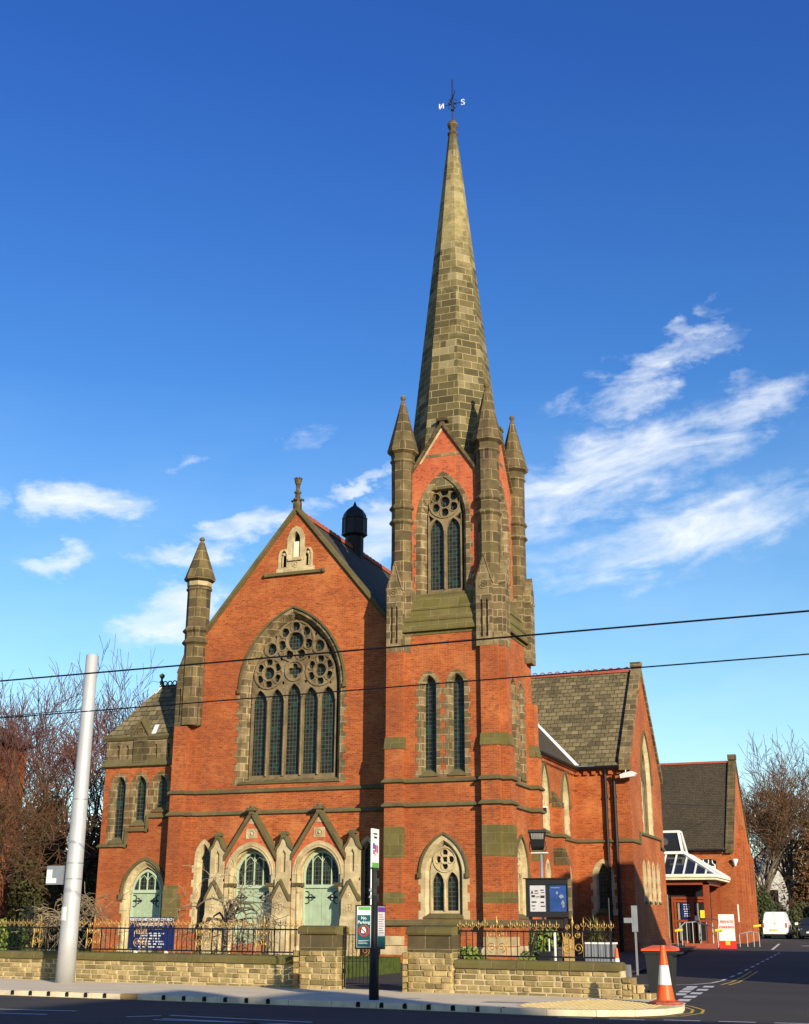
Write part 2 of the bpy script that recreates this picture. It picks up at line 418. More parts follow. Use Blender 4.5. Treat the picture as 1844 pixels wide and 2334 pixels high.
    def sphere(s, c, r, n=10, sq=1.0):
        return s.lathe(c[0], c[1], [(max(.0008, r*math.sin(math.pi*i/(n//2+1))), c[2]-r*sq*math.cos(math.pi*i/(n//2+1))) for i in range(n//2+2)], n)
    def build(s, name, mat, parent=None, smooth=False, origin=None, fix=True):
        me = bpy.data.meshes.new(name)
        o = bpy.data.objects.new(name, me); COL.objects.link(o)
        off = Vector((0, 0, 0))
        if parent is not None:
            q = parent
            while q is not None: off += q.location; q = q.parent
            o.parent = parent
        elif origin is not None: off = Vector(origin); o.location = off
        me.from_pydata([(v[0]-off.x, v[1]-off.y, v[2]-off.z) for v in s.v], [], s.f)
        me.materials.append(MATS[mat])
        if fix:
            import bmesh
            bm = bmesh.new(); bm.from_mesh(me); bmesh.ops.recalc_face_normals(bm, faces=bm.faces); bm.to_mesh(me); bm.free()
        if smooth:
            for p in me.polygons: p.use_smooth = True
        me.update(); return o

class Fr:
    """wall frame: s along the wall, z up, d outwards"""
    def __init__(s, o, u, n): s.o = Vector((o[0], o[1], 0)); s.u = Vector((u[0], u[1], 0)).normalized(); s.n = Vector((n[0], n[1], 0)).normalized()
    def __call__(s, a, z, d=0.0):
        p = s.o+s.u*a+s.n*d; return (p.x, p.y, z)
def front(x, y): return Fr((x, y), (1, 0), (0, -1))
def side(x, y): return Fr((x, y), (0, 1), (1, 0))

def thing(name, label, cat, loc, group=None, kind=None):
    o = bpy.data.objects.new(name, None); COL.objects.link(o); o.location = loc; o.empty_display_size = .3
    return tag(o, label, cat, group, kind)
def tag(o, label=None, cat=None, group=None, kind=None):
    for k, v in (('label', label), ('category', cat), ('group', group), ('kind', kind)):
        if v: o[k] = v
    return o
def copy_tree(o, parent=None):
    c = o.copy(); COL.objects.link(c)
    if parent is not None: c.parent = parent
    for ch in list(o.children): copy_tree(ch, c)
    return c

# ---- pointed arches
def arc_pts(a, spring, apex, delta=0.0, n=9):
    """pointed arch from the right springing over the apex to the left one, offset by delta"""
    h = apex-spring; R = (a*a+h*h)/(2*a); c = a-R; R2 = R+delta
    t1 = math.acos(max(-1, min(1, -c/R2)))
    r = [(c+R2*math.cos(t1*i/n), spring+R2*math.sin(t1*i/n)) for i in range(n+1)]
    return r+[(-x, z) for x, z in reversed(r[:-1])]
def opening(a, bottom, spring, apex, delta=0.0, db=0.0, n=9):
    arc = arc_pts(a, spring, apex, delta, n)
    return [(-a-delta, bottom-db), (a+delta, bottom-db)]+arc
def shift(pts, dx): return [(x+dx, z) for x, z in pts]
def circ(cx, cz, r, n=16, ph=0.0): return [(cx+r*math.cos(ph+2*math.pi*i/n), cz+r*math.sin(ph+2*math.pi*i/n)) for i in range(n)]
def foil(cx, cz, k, dist, r, ph=math.pi/2, n=9):
    """outline of a k-lobed opening"""
    out = []; half = math.pi*.62
    for i in range(k):
        a = ph+2*math.pi*i/k; ux, uz = cx+dist*math.cos(a), cz+dist*math.sin(a)
        for j in range(n): b = a-half+2*half*j/(n-1); out.append((ux+r*math.cos(b), uz+r*math.sin(b)))
    return out
def toothed(a, bottom, spring, apex, delta, tooth, step=.27, n=9):
    """outer outline of a stone surround with quoins"""
    L = []; z = bottom; k = 0
    while z < spring-.02:
        z2 = min(z+step, spring); w = a+delta+(tooth if k % 2 == 0 else 0); L += [(w, z), (w, z2)]; z = z2; k += 1
    return [(-L[0][0], bottom)]+L+arc_pts(a, spring, apex, delta, n)+[(-x, q) for x, q in reversed(L[1:])]

def window(root, F, sc, a, bottom, spring, apex, splay=.16, depth=.34, surround=.16, tooth=.14, stone='stone', tracery=None, hood=True, step=.27, proud=.014, sill=True, glass='leaded_glass', n=9, hoodw=.075, tmat='tracery_stone'):
    """stone window: a = half width at the wall face; returns the wall hole outline"""
    G = lambda s_, z, d=0.0: F(sc+s_, z, d)
    face = opening(a, bottom, spring, apex, 0, 0, n)
    ag = a-splay; inner = opening(a, bottom, spring, apex, -splay, -.18, n)
    outer = toothed(a, bottom-.12, spring, apex, surround, tooth, step, n)
    m = MB(); m.prism(G, outer, [face], -.03, proud, back=False)
    m.loft([G(x, z, proud) for x, z in face], [G(x*.45+x2*.55, z*.45+z2*.55, -depth*.42) for (x, z), (x2, z2) in zip(face, inner)])
    m.loft([G(x*.45+x2*.55, z*.45+z2*.55, -depth*.5) for (x, z), (x2, z2) in zip(face, inner)], [G(x, z, -depth) for x, z in inner])
    m.loft([G(x*.45+x2*.55, z*.45+z2*.55, -depth*.42) for (x, z), (x2, z2) in zip(face, inner)], [G(x*.45+x2*.55, z*.45+z2*.55, -depth*.5) for (x, z), (x2, z2) in zip(face, inner)])
    w = m.build('window', stone, root)
    g = MB(); gl = opening(a, bottom, spring, apex, -splay+.03, -.1, n); g.prism(G, gl, [], 0, -depth+.03, back=False, sides=False); g.build('glazing', glass, w)
    if tracery:
        plate = opening(a, bottom, spring, apex, -splay+.012, -.1, n)
        t = MB(); t.prism(G, plate, tracery['holes'], -depth+.045, -depth+.2, back=False)
        for (cx, cz, r, tr) in tracery.get('rings', []): t.tube([G(x, z, -depth+.21) for x, z in circ(cx, cz, r, 20)], tr, 5, True)
        for (x, z0, z1, r) in tracery.get('shafts', []): t.tube([G(x, z0, -depth+.22), G(x, z1, -depth+.22)], r, 6)
        for pts, r in tracery.get('arcs', []): t.tube([G(x, z, -depth+.21) for x, z in pts], r, 5)
        t.build('tracery', tmat, w)
    if hood:
        h = MB(); o = arc_pts(a, spring, apex, surround+hoodw, n); i = arc_pts(a, spring, apex, surround-.012, n)
        h.prism(G, o+i[::-1], [], 0, .09, back=False)
        for sg in (-1, 1): h.fbox(G, sg*(a+surround+hoodw*.5)-.07, sg*(a+surround+hoodw*.5)+.07, spring-.16, spring+.03, 0, .13)
        h.build('hood_mould', 'string_stone', w)
    if sill:
        q = MB(); aa = a+.05
        prof = [(-depth+.02, bottom+.2), (.07, bottom-.02), (.07, bottom-.09), (0.0, bottom-.12)]
        q.add([G(-ag-.02, prof[0][1], prof[0][0]), G(ag+.02, prof[0][1], prof[0][0])]+[G(sg*aa, z, d) for d, z in prof[1:] for sg in (-1, 1)],
              [(0, 1, 3, 2), (2, 3, 5, 4), (4, 5, 7, 6)])
        q.build('sill', 'string_stone', w)
    return shift(opening(a, bottom, spring, apex, .02, .02, n), sc)

STRING = lambda z, p=.10: [(0, z+.13), (p, z+.02), (p, z-.03), (.03, z-.07), (0, z-.07)]
# ------------------------------------------------------------------ the church
church = thing('church', 'red brick gothic church with a tall stone spire and traceried gable window', 'church', (-20, 50, 0))
XC = -24.12; YN = 48.6
FN = front(0, YN)
def lights_two(a, splay, spring_l, apex_l, bottom, ctr, R, hole, foils, fr, fd, ph=math.pi/2, mull=.05):
    """two lancet lights below a foiled roundel"""
    ag = a-splay; cx = ag/2; hw = ag/2-mull
    H = [shift(opening(hw, bottom+.2, spring_l, apex_l, 0, 0, 6), s_*cx) for s_ in (-1, 1)]
    zs = spring_l+.55*(apex_l-spring_l); H += [[(q*(ag-.035), zs+.12), (q*(ag-.03), ctr-R*.72), (q*(cx+.10), apex_l+.03)][::q] for q in (-1, 1)] if R > .5 else []
    H.append(circ(0, ctr, hole, 14)); rings = [(0, ctr, hole+.035, .035), (0, ctr, R, .045)]
    for i in range(foils):
        q = ph+2*math.pi*i/foils; x, z = fd*math.cos(q), ctr+fd*math.sin(q)
        H.append(circ(x, z, fr, 10)); rings.append((x, z, fr+.02, .026))
    return dict(holes=H, rings=rings, shafts=[(0, bottom+.2, spring_l, .05)])

# --- main gable wall with its openings
def gable_wall():
    holes = []
    # great window
    a, bot, sp, ap = 2.36, 7.22, 11.28, 14.66
    spl = .30; dep = .46; ag = a-spl
    H = []; rings = []
    pitch = 2*ag/5; cs = [(-2+i)*pitch for i in range(5)]; hw = pitch/2-.06
    tops = [11.28, 11.30, 11.50, 11.30, 11.28]
    for c, tp in zip(cs, tops): H.append(shift(opening(hw, bot+.3, tp-.62, tp, 0, 0, 6), c))
    def rose(cx, cz, R, hole, k, fr, fd, ph=math.pi/2):
        H.append(circ(cx, cz, hole, 18)); rings.append((cx, cz, hole+.05, .055)); rings.append((cx, cz, R-.02, .06))
        for i in range(k):
            q = ph+2*math.pi*i/k; x, z = cx+fd*math.cos(q), cz+fd*math.sin(q); H.append(circ(x, z, fr, 12)); rings.append((x, z, fr+.025, .04))
    rose(0, 13.36, .93, .40, 7, .215, .665)
    for sg in (-1, 1): rose(sg*1.26, 11.99, .70, .27, 6, .18, .495)
    for sg in (-1, 1): H.append(circ(sg*1.17, 13.07, .25, 14)); rings.append((sg*1.17, 13.07, .31, .055)); H += [circ(sg*.66, 12.60, .085, 8), circ(sg*.98, 13.62, .07, 8), circ(sg*1.68, 12.72, .07, 8), circ(sg*.55, 11.52, .075, 8), circ(sg*1.74, 11.42, .06, 8)]
    H.append(foil(0, 12.03, 4, .19, .15)); rings.append((0, 12.03, .44, .055))
    for sg in (-1, 1):
        H.append(circ(sg*.40, 12.52, .05, 8))
    sh = [((-1.5+i)*pitch, bot+.25, 10.75, .065) for i in range(4)]
    arcs = [(shift(arc_pts(hw+.03, tp-.62, tp, 0, 6), c), .045) for c, tp in zip(cs, tops)]
    holes.append(window(church, FN, XC, a, bot, sp, ap, spl, dep, .17, .13, 'stone', dict(holes=H, rings=rings, shafts=sh, arcs=arcs), True, .30, n=14))
    # slender lancets beside the doors
    for x in (-28.06, -20.42): holes.append(window(church, FN, x, .29, 1.2, 4.08, 4.68, .09, .3, .16, .1, 'stone_pale', None, False, .3))
    # doorways
    for x in (-25.62, -22.46): holes.append(shift(opening(1.02, .02, 3.35, 4.55, 0, 0), x))
    outl = [(-29.05, -.1), (-18.7, -.1), (-18.7, 12.7)]
    for sg in (1,): outl += [(XC+5.2, 19.45-1.22*5.2)]
    outl += [(XC, 19.45), (-28.9, 19.45-1.22*4.78), (-29.05, 13.4)]
    # niche
    holes.append([(-25.0, 16.62), (-23.26, 16.62), (-23.26, 17.4), (-23.72, 17.6), (-23.72, 18.2), (-24.13, 18.6), (-24.54, 18.2), (-24.54, 17.6), (-25.0, 17.4)])
    m = MB(); m.prism(FN, outl, holes, 0, 0, back=False, sides=False)
    m.add([FN(-29.05, -.1, 0), FN(-29.05, -.1, -10), FN(-29.05, 13, -10), FN(-29.05, 13, 0)], [(0, 1, 2, 3)])
    m.build('nave_wall', 'brick', church)
gable_wall()

def niche():
    m = MB(); F = lambda s_, z, d=0.0: FN(XC+s_, z, d)
    body = [(-.95, 16.5), (.95, 16.5), (.95, 16.72), (.86, 16.72), (.86, 17.35)]
    body += [(.86-.04*i, 17.35+.30*math.sin(i/5*math.pi/2)) for i in range(1, 4)]
    body += [(.44, 17.62), (.44, 18.05), (.36, 18.36), (.2, 18.58), (0, 18.68)]
    out = body+[(-x, z) for x, z in reversed(body[:-1])]
    holes = [shift(opening(.21, 17.2, 18.0, 18.42, 0, 0, 5), 0)]+[shift(opening(.15, 16.75, 17.3, 17.58, 0, 0, 5), sg*.6) for sg in (-1, 1)]
    m.prism(F, out, holes, -.3, .03, back=False)
    m.fbox(F, -.34, .34, 17.02, 17.16, 0, .12)
    n = m.build('gable_niche', 'stone_pale', church)
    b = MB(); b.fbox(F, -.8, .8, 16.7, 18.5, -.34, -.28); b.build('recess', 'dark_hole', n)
    p = MB(); p.fbox(F, -.15, .13, 17.18, 17.95, -.28, -.05); p.build('tablet', 'cream_paint', n)
    q = MB(); q.tube([F(x, z, .04) for x, z in circ(0, 16.86, .13, 14)], .025, 5, True); q.sphere(F(0, 16.86, .04), .05, 8); q.build('rosette', 'stone_pale', n)
    for sg in (-1, 1): q = MB(); q.tube([F(sg*.66, 16.78, -.03), F(sg*.66, 17.3, -.03)], .035, 6); q.sphere(F(sg*.6, 17.38, -.05), .08, 8); q.build('colonnette', 'stone_pale', n)
    l = MB(); l.fbox(F, -1.45, 1.4, 16.36, 16.5, 0, .13)
    for sg in (-1.47, 1.42): l.sphere(F(sg, 16.43, .08), .11, 8)
    l.build('ledge', 'string_stone', n)
niche()

def main_roof():
    # slopes run back from the gable; on the right the slope sweeps down over the aisle, on the left over the porch wing
    y0, y1 = YN+.25, 75.0; zr = 19.35
    def slope(x): return zr-1.22*abs(x-XC)
    m = MB()
    xe = -29.3; m.quad((XC, y0, zr), (XC, y1, zr), (xe, y1, slope(xe)), (xe, y0, slope(xe)))
    m.quad((XC, y0, zr), (-19.0, y0, slope(-19.0)), (-19.0, y1, slope(-19.0)), (XC, y1, zr))
    m.quad((-19.0, 51.9, slope(-19.0)), (-14.7, 51.9, 8.9), (-14.7, 62.5, 8.9), (-19.0, 66.8, slope(-19.0)))
    m.build('nave_roof', 'slate_brown', church)
    r = MB()
    y = y0
    while y < 62:
        r.box(XC-.12, XC+.12, y, y+.44, zr-.06, zr+.10); r.box(XC-.04, XC+.04, y+.06, y+.38, zr+.1, zr+.2); y += .46
    r.build('ridge_tiles', 'terracotta', church)
    c = MB()
    for sg, xe in ((-1, -29.0), (1, -18.75)):
        a = Vector((XC, 0, 19.45)); b = Vector((xe, 0, 19.45-1.22*abs(xe-XC)))
        for (dz0, dz1, yy0, yy1) in ((-.02, .20, YN-.13, YN+.42), (-.12, -.02, YN-.07, YN+.3)):
            c.add([(a.x, yy0, a.z+dz0), (b.x, yy0, b.z+dz0), (b.x, yy1, b.z+dz0), (a.x, yy1, a.z+dz0), (a.x, yy0, a.z+dz1), (b.x, yy0, b.z+dz1), (b.x, yy1, b.z+dz1), (a.x, yy1, a.z+dz1)],
                  [(0, 1, 5, 4), (3, 2, 6, 7), (4, 5, 6, 7), (0, 1, 2, 3), (1, 2, 6, 5), (0, 3, 7, 4)])
    c.build('gable_coping', 'string_stone', church)
    f = MB(); x, y = XC-.02, YN+.05
    f.lathe(x, y, [(.20, 19.5), (.2, 19.8), (.13, 19.86), (.11, 20.25), (.17, 20.28), (.17, 20.34), (.10, 20.38), (.09, 20.62), (.16, 20.82), (.18, 20.96), (.1, 20.98), (.02, 21.0)], 8, RAD(22.5))
    for a in range(4):
        q = RAD(90*a); f.tube([(x, y, 19.8), (x+.2*math.cos(q), y+.2*math.sin(q), 19.95), (x+.3*math.cos(q), y+.3*math.sin(q), 19.9)], [.06, .06, .07], 6)
    for a in range(8):
        q = RAD(45*a); f.sphere((x+.16*math.cos(q), y+.16*math.sin(q), 20.98), .05, 6)
    f.build('gable_finial', 'stone_dark', church, True)
    v = MB(); vx, vy = XC, 55.2
    v.lathe(vx, vy, [(.44, 18.8), (.44, 20.02), (.5, 20.05), (.66, 20.12), (.66, 20.2), (.60, 20.22), (.60, 20.95), (.64, 20.97), (.66, 21.05), (.62, 21.07), (.57, 21.25), (.42, 21.48), (.24, 21.62), (.1, 21.72), (.02, 21.95)], 8, RAD(22.5))
    vo = v.build('roof_ventilator', 'black_plastic', church)
    b = MB(); b.lathe(vx, vy, [(.47, 18.7), (.47, 19.95)], 8, RAD(22.5)); b.build('ventilator_base', 'dark_timber', vo)
    k = MB()
    for a in range(8):
        q0 = RAD(22.5+45*a); p0 = Vector((vx+.61*math.cos(q0), vy+.61*math.sin(q0), 0))
        k.bar((p0.x, p0.y, 20.22), (p0.x, p0.y, 20.95), .05)
    k.build('ventilator_ribs', 'iron', vo)
main_roof()

# --- string courses of the gable front and the left buttress
def strings_and_plinth():
    m = MB()
    pathN = [(-29.69, 49.0), (-29.69, 48.2), (-29.04, 48.2), (-29.04, 48.45), (-28.70, 48.45), (-28.70, YN), (-19.05, YN)]
    for z in (6.82, 5.90): m = MB(); m.molding(pathN, STRING(z)); m.build('string_course', 'string_stone', church)
    pathT = [(-19.04, 48.6), (-19.04, 47.0), (-18.29, 47.0), (-18.29, 47.35), (-14.96, 47.35), (-14.96, 47.0), (-14.22, 47.0), (-14.22, 47.35), (-13.87, 47.35), (-13.87, 48.05), (-14.22, 48.05), (-14.22, 51.4), (-13.87, 51.4), (-13.87, 52.1), (-14.3, 52.1)]
    for pr in (STRING(6.84), STRING(5.90), [(0, 1.58), (.11, 1.46), (.11, 1.38), (.06, 1.34), (0, 1.34)]): t = MB(); t.molding(pathT, pr); t.build('string_course', 'string_stone', church)
    p = MB()
    p.molding(pathN, [(0, .62), (.09, .5), (.09, -.1)])
    p.build('plinth', 'brick_deep', church)
    for path in (pathT,):
        q = MB(); q.molding(path, [(0, .40), (.10, .28), (.10, -.1)]); q.build('plinth', 'brick', church)
        q = MB(); q.molding(path, [(0, .62), (.07, .52), (.07, .30), (0, .3)]); q.build('plinth_band', 'stone_pale', church)
strings_and_plinth()

def turret(cx, cy, prof, mat='stone_dark', name='turret', tipmat=None):
    m = MB(); m.lathe(cx, cy, prof, 8, RAD(22.5)); return m.build(name, mat, church)
def gablet(F, s0, s1, z0, ze, zt, d0, d1, slots=True, mat='stone', rosez=None, slot_z=None):
    """gabled stone set-off with two sunk slots and a rosette"""
    c = (s0+s1)/2; w = s1-s0
    H = []
    if slots:
        za, zb = slot_z
        H = [[(c+k*w*.17-.055, za), (c+k*w*.17+.055, za), (c+k*w*.17+.055, zb-.1), (c+k*w*.17, zb), (c+k*w*.17-.055, zb-.1)] for k in (-1, 1)]
    m = MB(); out = [(s0, z0), (s1, z0), (s1, ze), (c, zt), (s0, ze)]
    m.prism(F, out, H, d1-.13, d1, back=False)
    m.fbox(F, s0+.004, s1-.004, z0, ze-.02, d0, d1-.11)
    # roof slopes run back into the turret
    m.add([F(s0-.03, ze-.02, d1+.03), F(c, zt+.06, d1+.03), F(c, zt+.06, d0), F(s0-.03, ze-.02, d0), F(s1+.03, ze-.02, d1+.03), F(s1+.03, ze-.02, d0)], [(0, 1, 2, 3), (4, 1, 2, 5)])
    o = m.build('gablet', mat, church)
    if rosez:
        r = MB(); r.tube([F(x, z, d1) for x, z in circ(c, rosez, .17, 16)], .03, 5, True)
        for i in range(6): q = i*math.pi/3; r.sphere(F(c+.08*math.cos(q), rosez+.08*math.sin(q), d1), .045, 6)
        r.build('rosette', mat, o)
    return o

# --- left stair turret of the gable
def left_turret():
    F = front(0, 48.2)
    m = MB()   # brick buttress below
    m.fbox(F, -29.69, -29.04, -.1, 9.76, -1.0, 0); m.fbox(F, -29.06, -28.70, -.1, 9.0, -1.0, -.25)
    m.build('buttress', 'brick', church)
    k = MB(); k.fbox(F, -29.72, -29.0, 1.6, 2.62, -.5, .06); k.add([F(-29.72, 2.62, .06), F(-29.0, 2.62, .06), F(-29.0, 2.95, 0), F(-29.72, 2.95, 0)], [(0, 1, 2, 3)]); k.build('buttress_stone', 'stone_moss', church)
    k = MB(); k.fbox(F, -29.74, -29.0, 8.0, 8.05, -.02, .004); k.build('buttress_joint', 'brick_deep', church)
    gablet(F, -29.69, -29.1, 9.76, 12.2, 12.95, -1.0, .0, True, 'stone_dark', 12.02, (9.95, 11.5))
    m = MB(); m.fbox(F, -29.12, -28.58, 9.76, 12.6, -.9, -.12)
    m.add([F(-29.12, 12.6, -.12), F(-28.58, 12.6, -.12), F(-28.62, 12.95, -.25), F(-29.1, 12.95, -.25)], [(0, 1, 2, 3)]); m.build('buttress_stone', 'stone_dark', church)
    turret(-29.05, 48.62, [(.56, 9.8), (.56, 12.7), (.54, 12.9), (.54, 13.45), (.66, 13.55), (.66, 13.62), (.55, 13.75), (.55, 14.0), (.66, 14.1), (.66, 14.16), (.54, 14.3), (.54, 16.0), (.60, 16.06), (.60, 16.14), (.54, 16.2), (.56, 16.44), (.71, 16.52), (.74, 16.62), (.70, 16.7), (.11, 18.42), (.06, 18.46), (.13, 18.52), (.13, 18.6), (.03, 18.68)], 'turret_stone')
    b = MB(); b.lathe(-29.05, 48.62, [(.575, 16.22), (.585, 16.42)], 8, RAD(22.5)); b.build('turret_band', 'stone_pale', church)
left_turret()

# --- twin doorways in their gabled porch front
def doorways():
    F = front(0, 48.3); nav = []
    for x in (-25.62, -22.46):
        m = MB(); G = lambda s_, z, d=0.0, x=x: F(x+s_, z, d)
        gab = [(-1.22, .0), (1.22, .0), (1.22, 4.0), (0, 5.82), (-1.22, 4.0)]
        op = opening(1.0, 0.02, 3.35, 4.5, .0, .0)
        m.prism(G, gab, [opening(1.0, 0.02, 3.35, 4.5, .1, .01)], -.3, 0, back=False); d = m.build('doorway', 'brick_bright', church)
        s = MB(); s.prism(G, opening(1.0, .02, 3.35, 4.5, .2, 0), [op], -.02, .02, back=False)
        in1 = opening(1.0, .02, 3.35, 4.5, -.10, 0); in2 = opening(1.0, .02, 3.35, 4.5, -.18, 0)
        s.loft([G(p, z, .02) for p, z in op], [G(p, z, -.16) for p, z in op]); s.loft([G(p, z, -.16) for p, z in op], [G(p, z, -.18) for p, z in in1])
        s.loft([G(p, z, -.18) for p, z in in1], [G(p, z, -.34) for p, z in in1]); s.loft([G(p, z, -.34) for p, z in in1], [G(p, z, -.36) for p, z in in2]); s.loft([G(p, z, -.36) for p, z in in2], [G(p, z, -.42) for p, z in in2])
        for k in (.06, -.03): s.tube([G(p, z, .025) for p, z in arc_pts(1.0, 3.35, 4.5, k, 9)], .035, 5)
        s.build('arch', 'stone_pale', d)
        c = MB()
        for sg in (-1, 1):
            c = MB()
            c.tube([G(sg*.955, .55, -.09), G(sg*.955, 2.62, -.09)], .075, 8)
            c.lathe(G(sg*.955, 0, -.09)[0], G(0, 0, -.09)[1], [(.08, 2.6), (.09, 2.7), (.14, 2.84), (.15, 2.88)], 8); c.lathe(G(sg*.955, 0, -.09)[0], G(0, 0, -.09)[1], [(.15, .3), (.15, .42), (.1, .52), (.08, .56)], 8)
            c.build('shaft', 'stone_pale', d, True)
        k = MB()
        for sg in (-1, 1): k = MB(); k.fbox(G, sg*.955-.2, sg*.955+.2, 2.88, 3.02, -.28, .09); k.build('capital', 'stone_dark', d)
        r = MB()
        for sg in (-1, 1):
            a, b = (0, 5.80), (sg*1.25, 3.93)
            r.prism(G, [(a[0], a[1]), (b[0], b[1]), (b[0], b[1]+.24), (a[0], a[1]+.24)][::sg], [], -.3, .12, back=False)
        r.build('raking_coping', 'string_stone', d)
        fi = MB(); fi.fbox(G, -.11, .11, 5.8, 6.14, -.1, .14); fi.fbox(G, -.24, .24, 5.98, 6.1, -.02, .2); fi.sphere(G(0, 6.12, .08), .12, 8); fi.build('finial', 'stone_dark', d)
        sq = MB(); sq.fbox(G, -.26, .26, 4.83, 5.24, 0, .025); sq.tube([G(p, z, .03) for p, z in circ(0, 5.03, .14, 14)], .022, 5, True); sq.sphere(G(0, 5.03, .02), .07, 8); sq.build('carved_panel', 'stone_pale', d)
        ap = MB(); ap.prism(G, [(-.16, 5.44), (.16, 5.44), (0, 5.74)], [], 0, .02, back=False); ap.build('apex_stone', 'stone_pale', d)
        # the green doors
        D = lambda s_, z, dd=0.0, x=x: FN(x+s_, z, dd-.06)
        door_set(d, D, .80, .16, 2.82, 3.35, 4.3)
        st = MB(); st.fbox(F, x-1.05, x+1.05, -.02, .17, -.7, .32); st.build('step', 'stone_pale', d)
    # stone piers between and beside the doors
    for x in (-27.2, -24.06, -20.94):
        P = front(x, 48.02); w = .355
        m = MB()
        m.fbox(P, -w, w, -.1, 1.55, -.6, .12); m.add([P(-w, 1.55, .12), P(w, 1.55, .12), P(w, 1.78, 0), P(-w, 1.78, 0)], [(0, 1, 2, 3)])
        m.fbox(P, -w, w, 1.55, 2.35, -.6, 0)
        m.prism(P, [(-w, 2.35), (w, 2.35), (0, 3.0)], [], -.25, 0, back=False)
        m.fbox(P, -w+.03, w-.03, 2.3, 3.2, -.6, -.14)
        slot = [(-.10, 3.45), (.10, 3.45), (.10, 4.2), (0, 4.36), (-.10, 4.2)]
        top = [(-w+.03, 3.1), (w-.03, 3.1), (w-.03, 4.36), (.2, 4.52), (.1, 4.75), (0, 4.86), (-.1, 4.75), (-.2, 4.52), (-w+.03, 4.36)]
        m.prism(P, top, [slot], -.34, -.22, back=False); m.fbox(P, -w+.035, w-.035, 3.1, 4.34, -.6, -.32)
        o = m.build('door_pier', 'stone_pale', church)
        lo, g = MB(), MB()
        for sg in (-1, 1):
            lo.prism(P, [(0, 3.0), (sg*(w+.05), 2.3), (sg*(w+.05), 2.44), (0, 3.16)][::sg], [], -.26, .05, back=False)
            pts = [(0, 4.84), (sg*.1, 4.74), (sg*.2, 4.5), (sg*(w+.03), 4.32), (sg*(w+.03), 4.42), (sg*.22, 4.62), (sg*.12, 4.86), (0, 4.98)]
            g.prism(P, pts[::sg], [], -.6, -.16, back=False)
        g.fbox(P, -.12, .12, 4.86, 5.1, -.4, -.14); g.fbox(P, -.2, .2, 4.96, 5.04, -.36, -.12)
        lo.build('pier_gablet', 'string_stone', o); g.build('pier_gable', 'string_stone', o)
        r = MB(); r.tube([P(p, z, .0) for p, z in circ(0, 2.52, .12, 12)], .022, 5, True); r.sphere(P(0, 2.52, 0), .05, 6)
        r.fbox(P, -.24, .24, 1.84, 2.26, -.02, .012)
        for i in range(4): q = math.pi/4+i*math.pi/2; r.tube([P(p, z, .02) for p, z in circ(.09*math.cos(q), 2.05+.09*math.sin(q), .08, 10)], .018, 5, True)
        r.build('carving', 'stone_pale', o)

def door_set(root, D, a, z0, zl, spring, apex):
    """pair of boarded doors with strap hinges under an arched fanlight"""
    f = MB(); op = opening(a, z0, spring, apex, .03, 0); i = opening(a, z0, spring, apex, -.055, 0)
    f.prism(D, op, [i], -.05, .03, back=False); f.fbox(D, -a+.03, a-.03, zl, zl+.13, -.04, .06)
    fr = f.build('door_frame', 'frame_paint', root)
    for sg in (-1, 1):
        m = MB(); s0, s1 = (-a+.05, -.006) if sg < 0 else (.006, a-.05)
        k = 4
        for j in range(k): m.fbox(D, s0+(s1-s0)*j/k+.003, s0+(s1-s0)*(j+1)/k-.003, z0+.01, zl-.005, -.05, -.012)
        m.fbox(D, s0, s1, z0+.01, zl-.005, -.07, -.02)
        l = m.build('door', 'door_paint', root)
        for z in (z0+(zl-z0)*.20, z0+(zl-z0)*.86):
            h = MB(); x0 = sg*(a-.06); q = -sg
            h.bar(D(x0, z, .0), D(x0+q*.52*a/.8, z, .0), .05, .02, (0, 1, 0)) if False else h.fbox(D, min(x0, x0+q*.40), max(x0, x0+q*.40), z-.028, z+.028, -.012, .008)
            h.prism(D, [(x0+q*.38, z+.07), (x0+q*.49, z), (x0+q*.38, z-.07)][::sg], [], -.012, .008, back=False)
            for w_, xx, rr in ((1, .06, .17), (1, .27, .08)):
                for up in (1, -1): h.tube([D(x0+q*(xx+rr*.75*math.sin(t)), z+up*(rr*(1-math.cos(t))*.72), .0) for t in [j*math.pi*1.15/8-.0 for j in range(9)]], [.026]*6+[.022, .018, .02], 5)
            h.build('hinge', 'iron', l)
    g = MB(); g.prism(D, opening(a, zl+.13, spring, apex, -.05, 0), [], 0, -.035, back=False, sides=False); fl = g.build('fanlight', 'leaded_glass', root)
    b = MB(); hh = apex-spring; Rr = (a*a+hh*hh)/(2*a)
    for s_ in (-a*.54, 0, a*.54):
        zt = spring+math.sqrt(max(.0, Rr*Rr-(abs(s_)+Rr-a)**2))-.06
        b.fbox(D, s_-.022, s_+.022, zl+.13, zt, -.04, .012)
    for s_ in (-.27*a, .27*a):
        zt = spring+math.sqrt(max(.01, Rr*Rr-(abs(s_)+Rr-a)**2))-.10
        ww = .25*a
        b.tube([D(s_+ww*t, zt-.26+.22*(1-abs(t))**.6, -.015) for t in (-1, -.6, -.25, 0, .25, .6, 1)], .016, 4)
    b.build('glazing_bars', 'frame_paint', fl)
doorways()
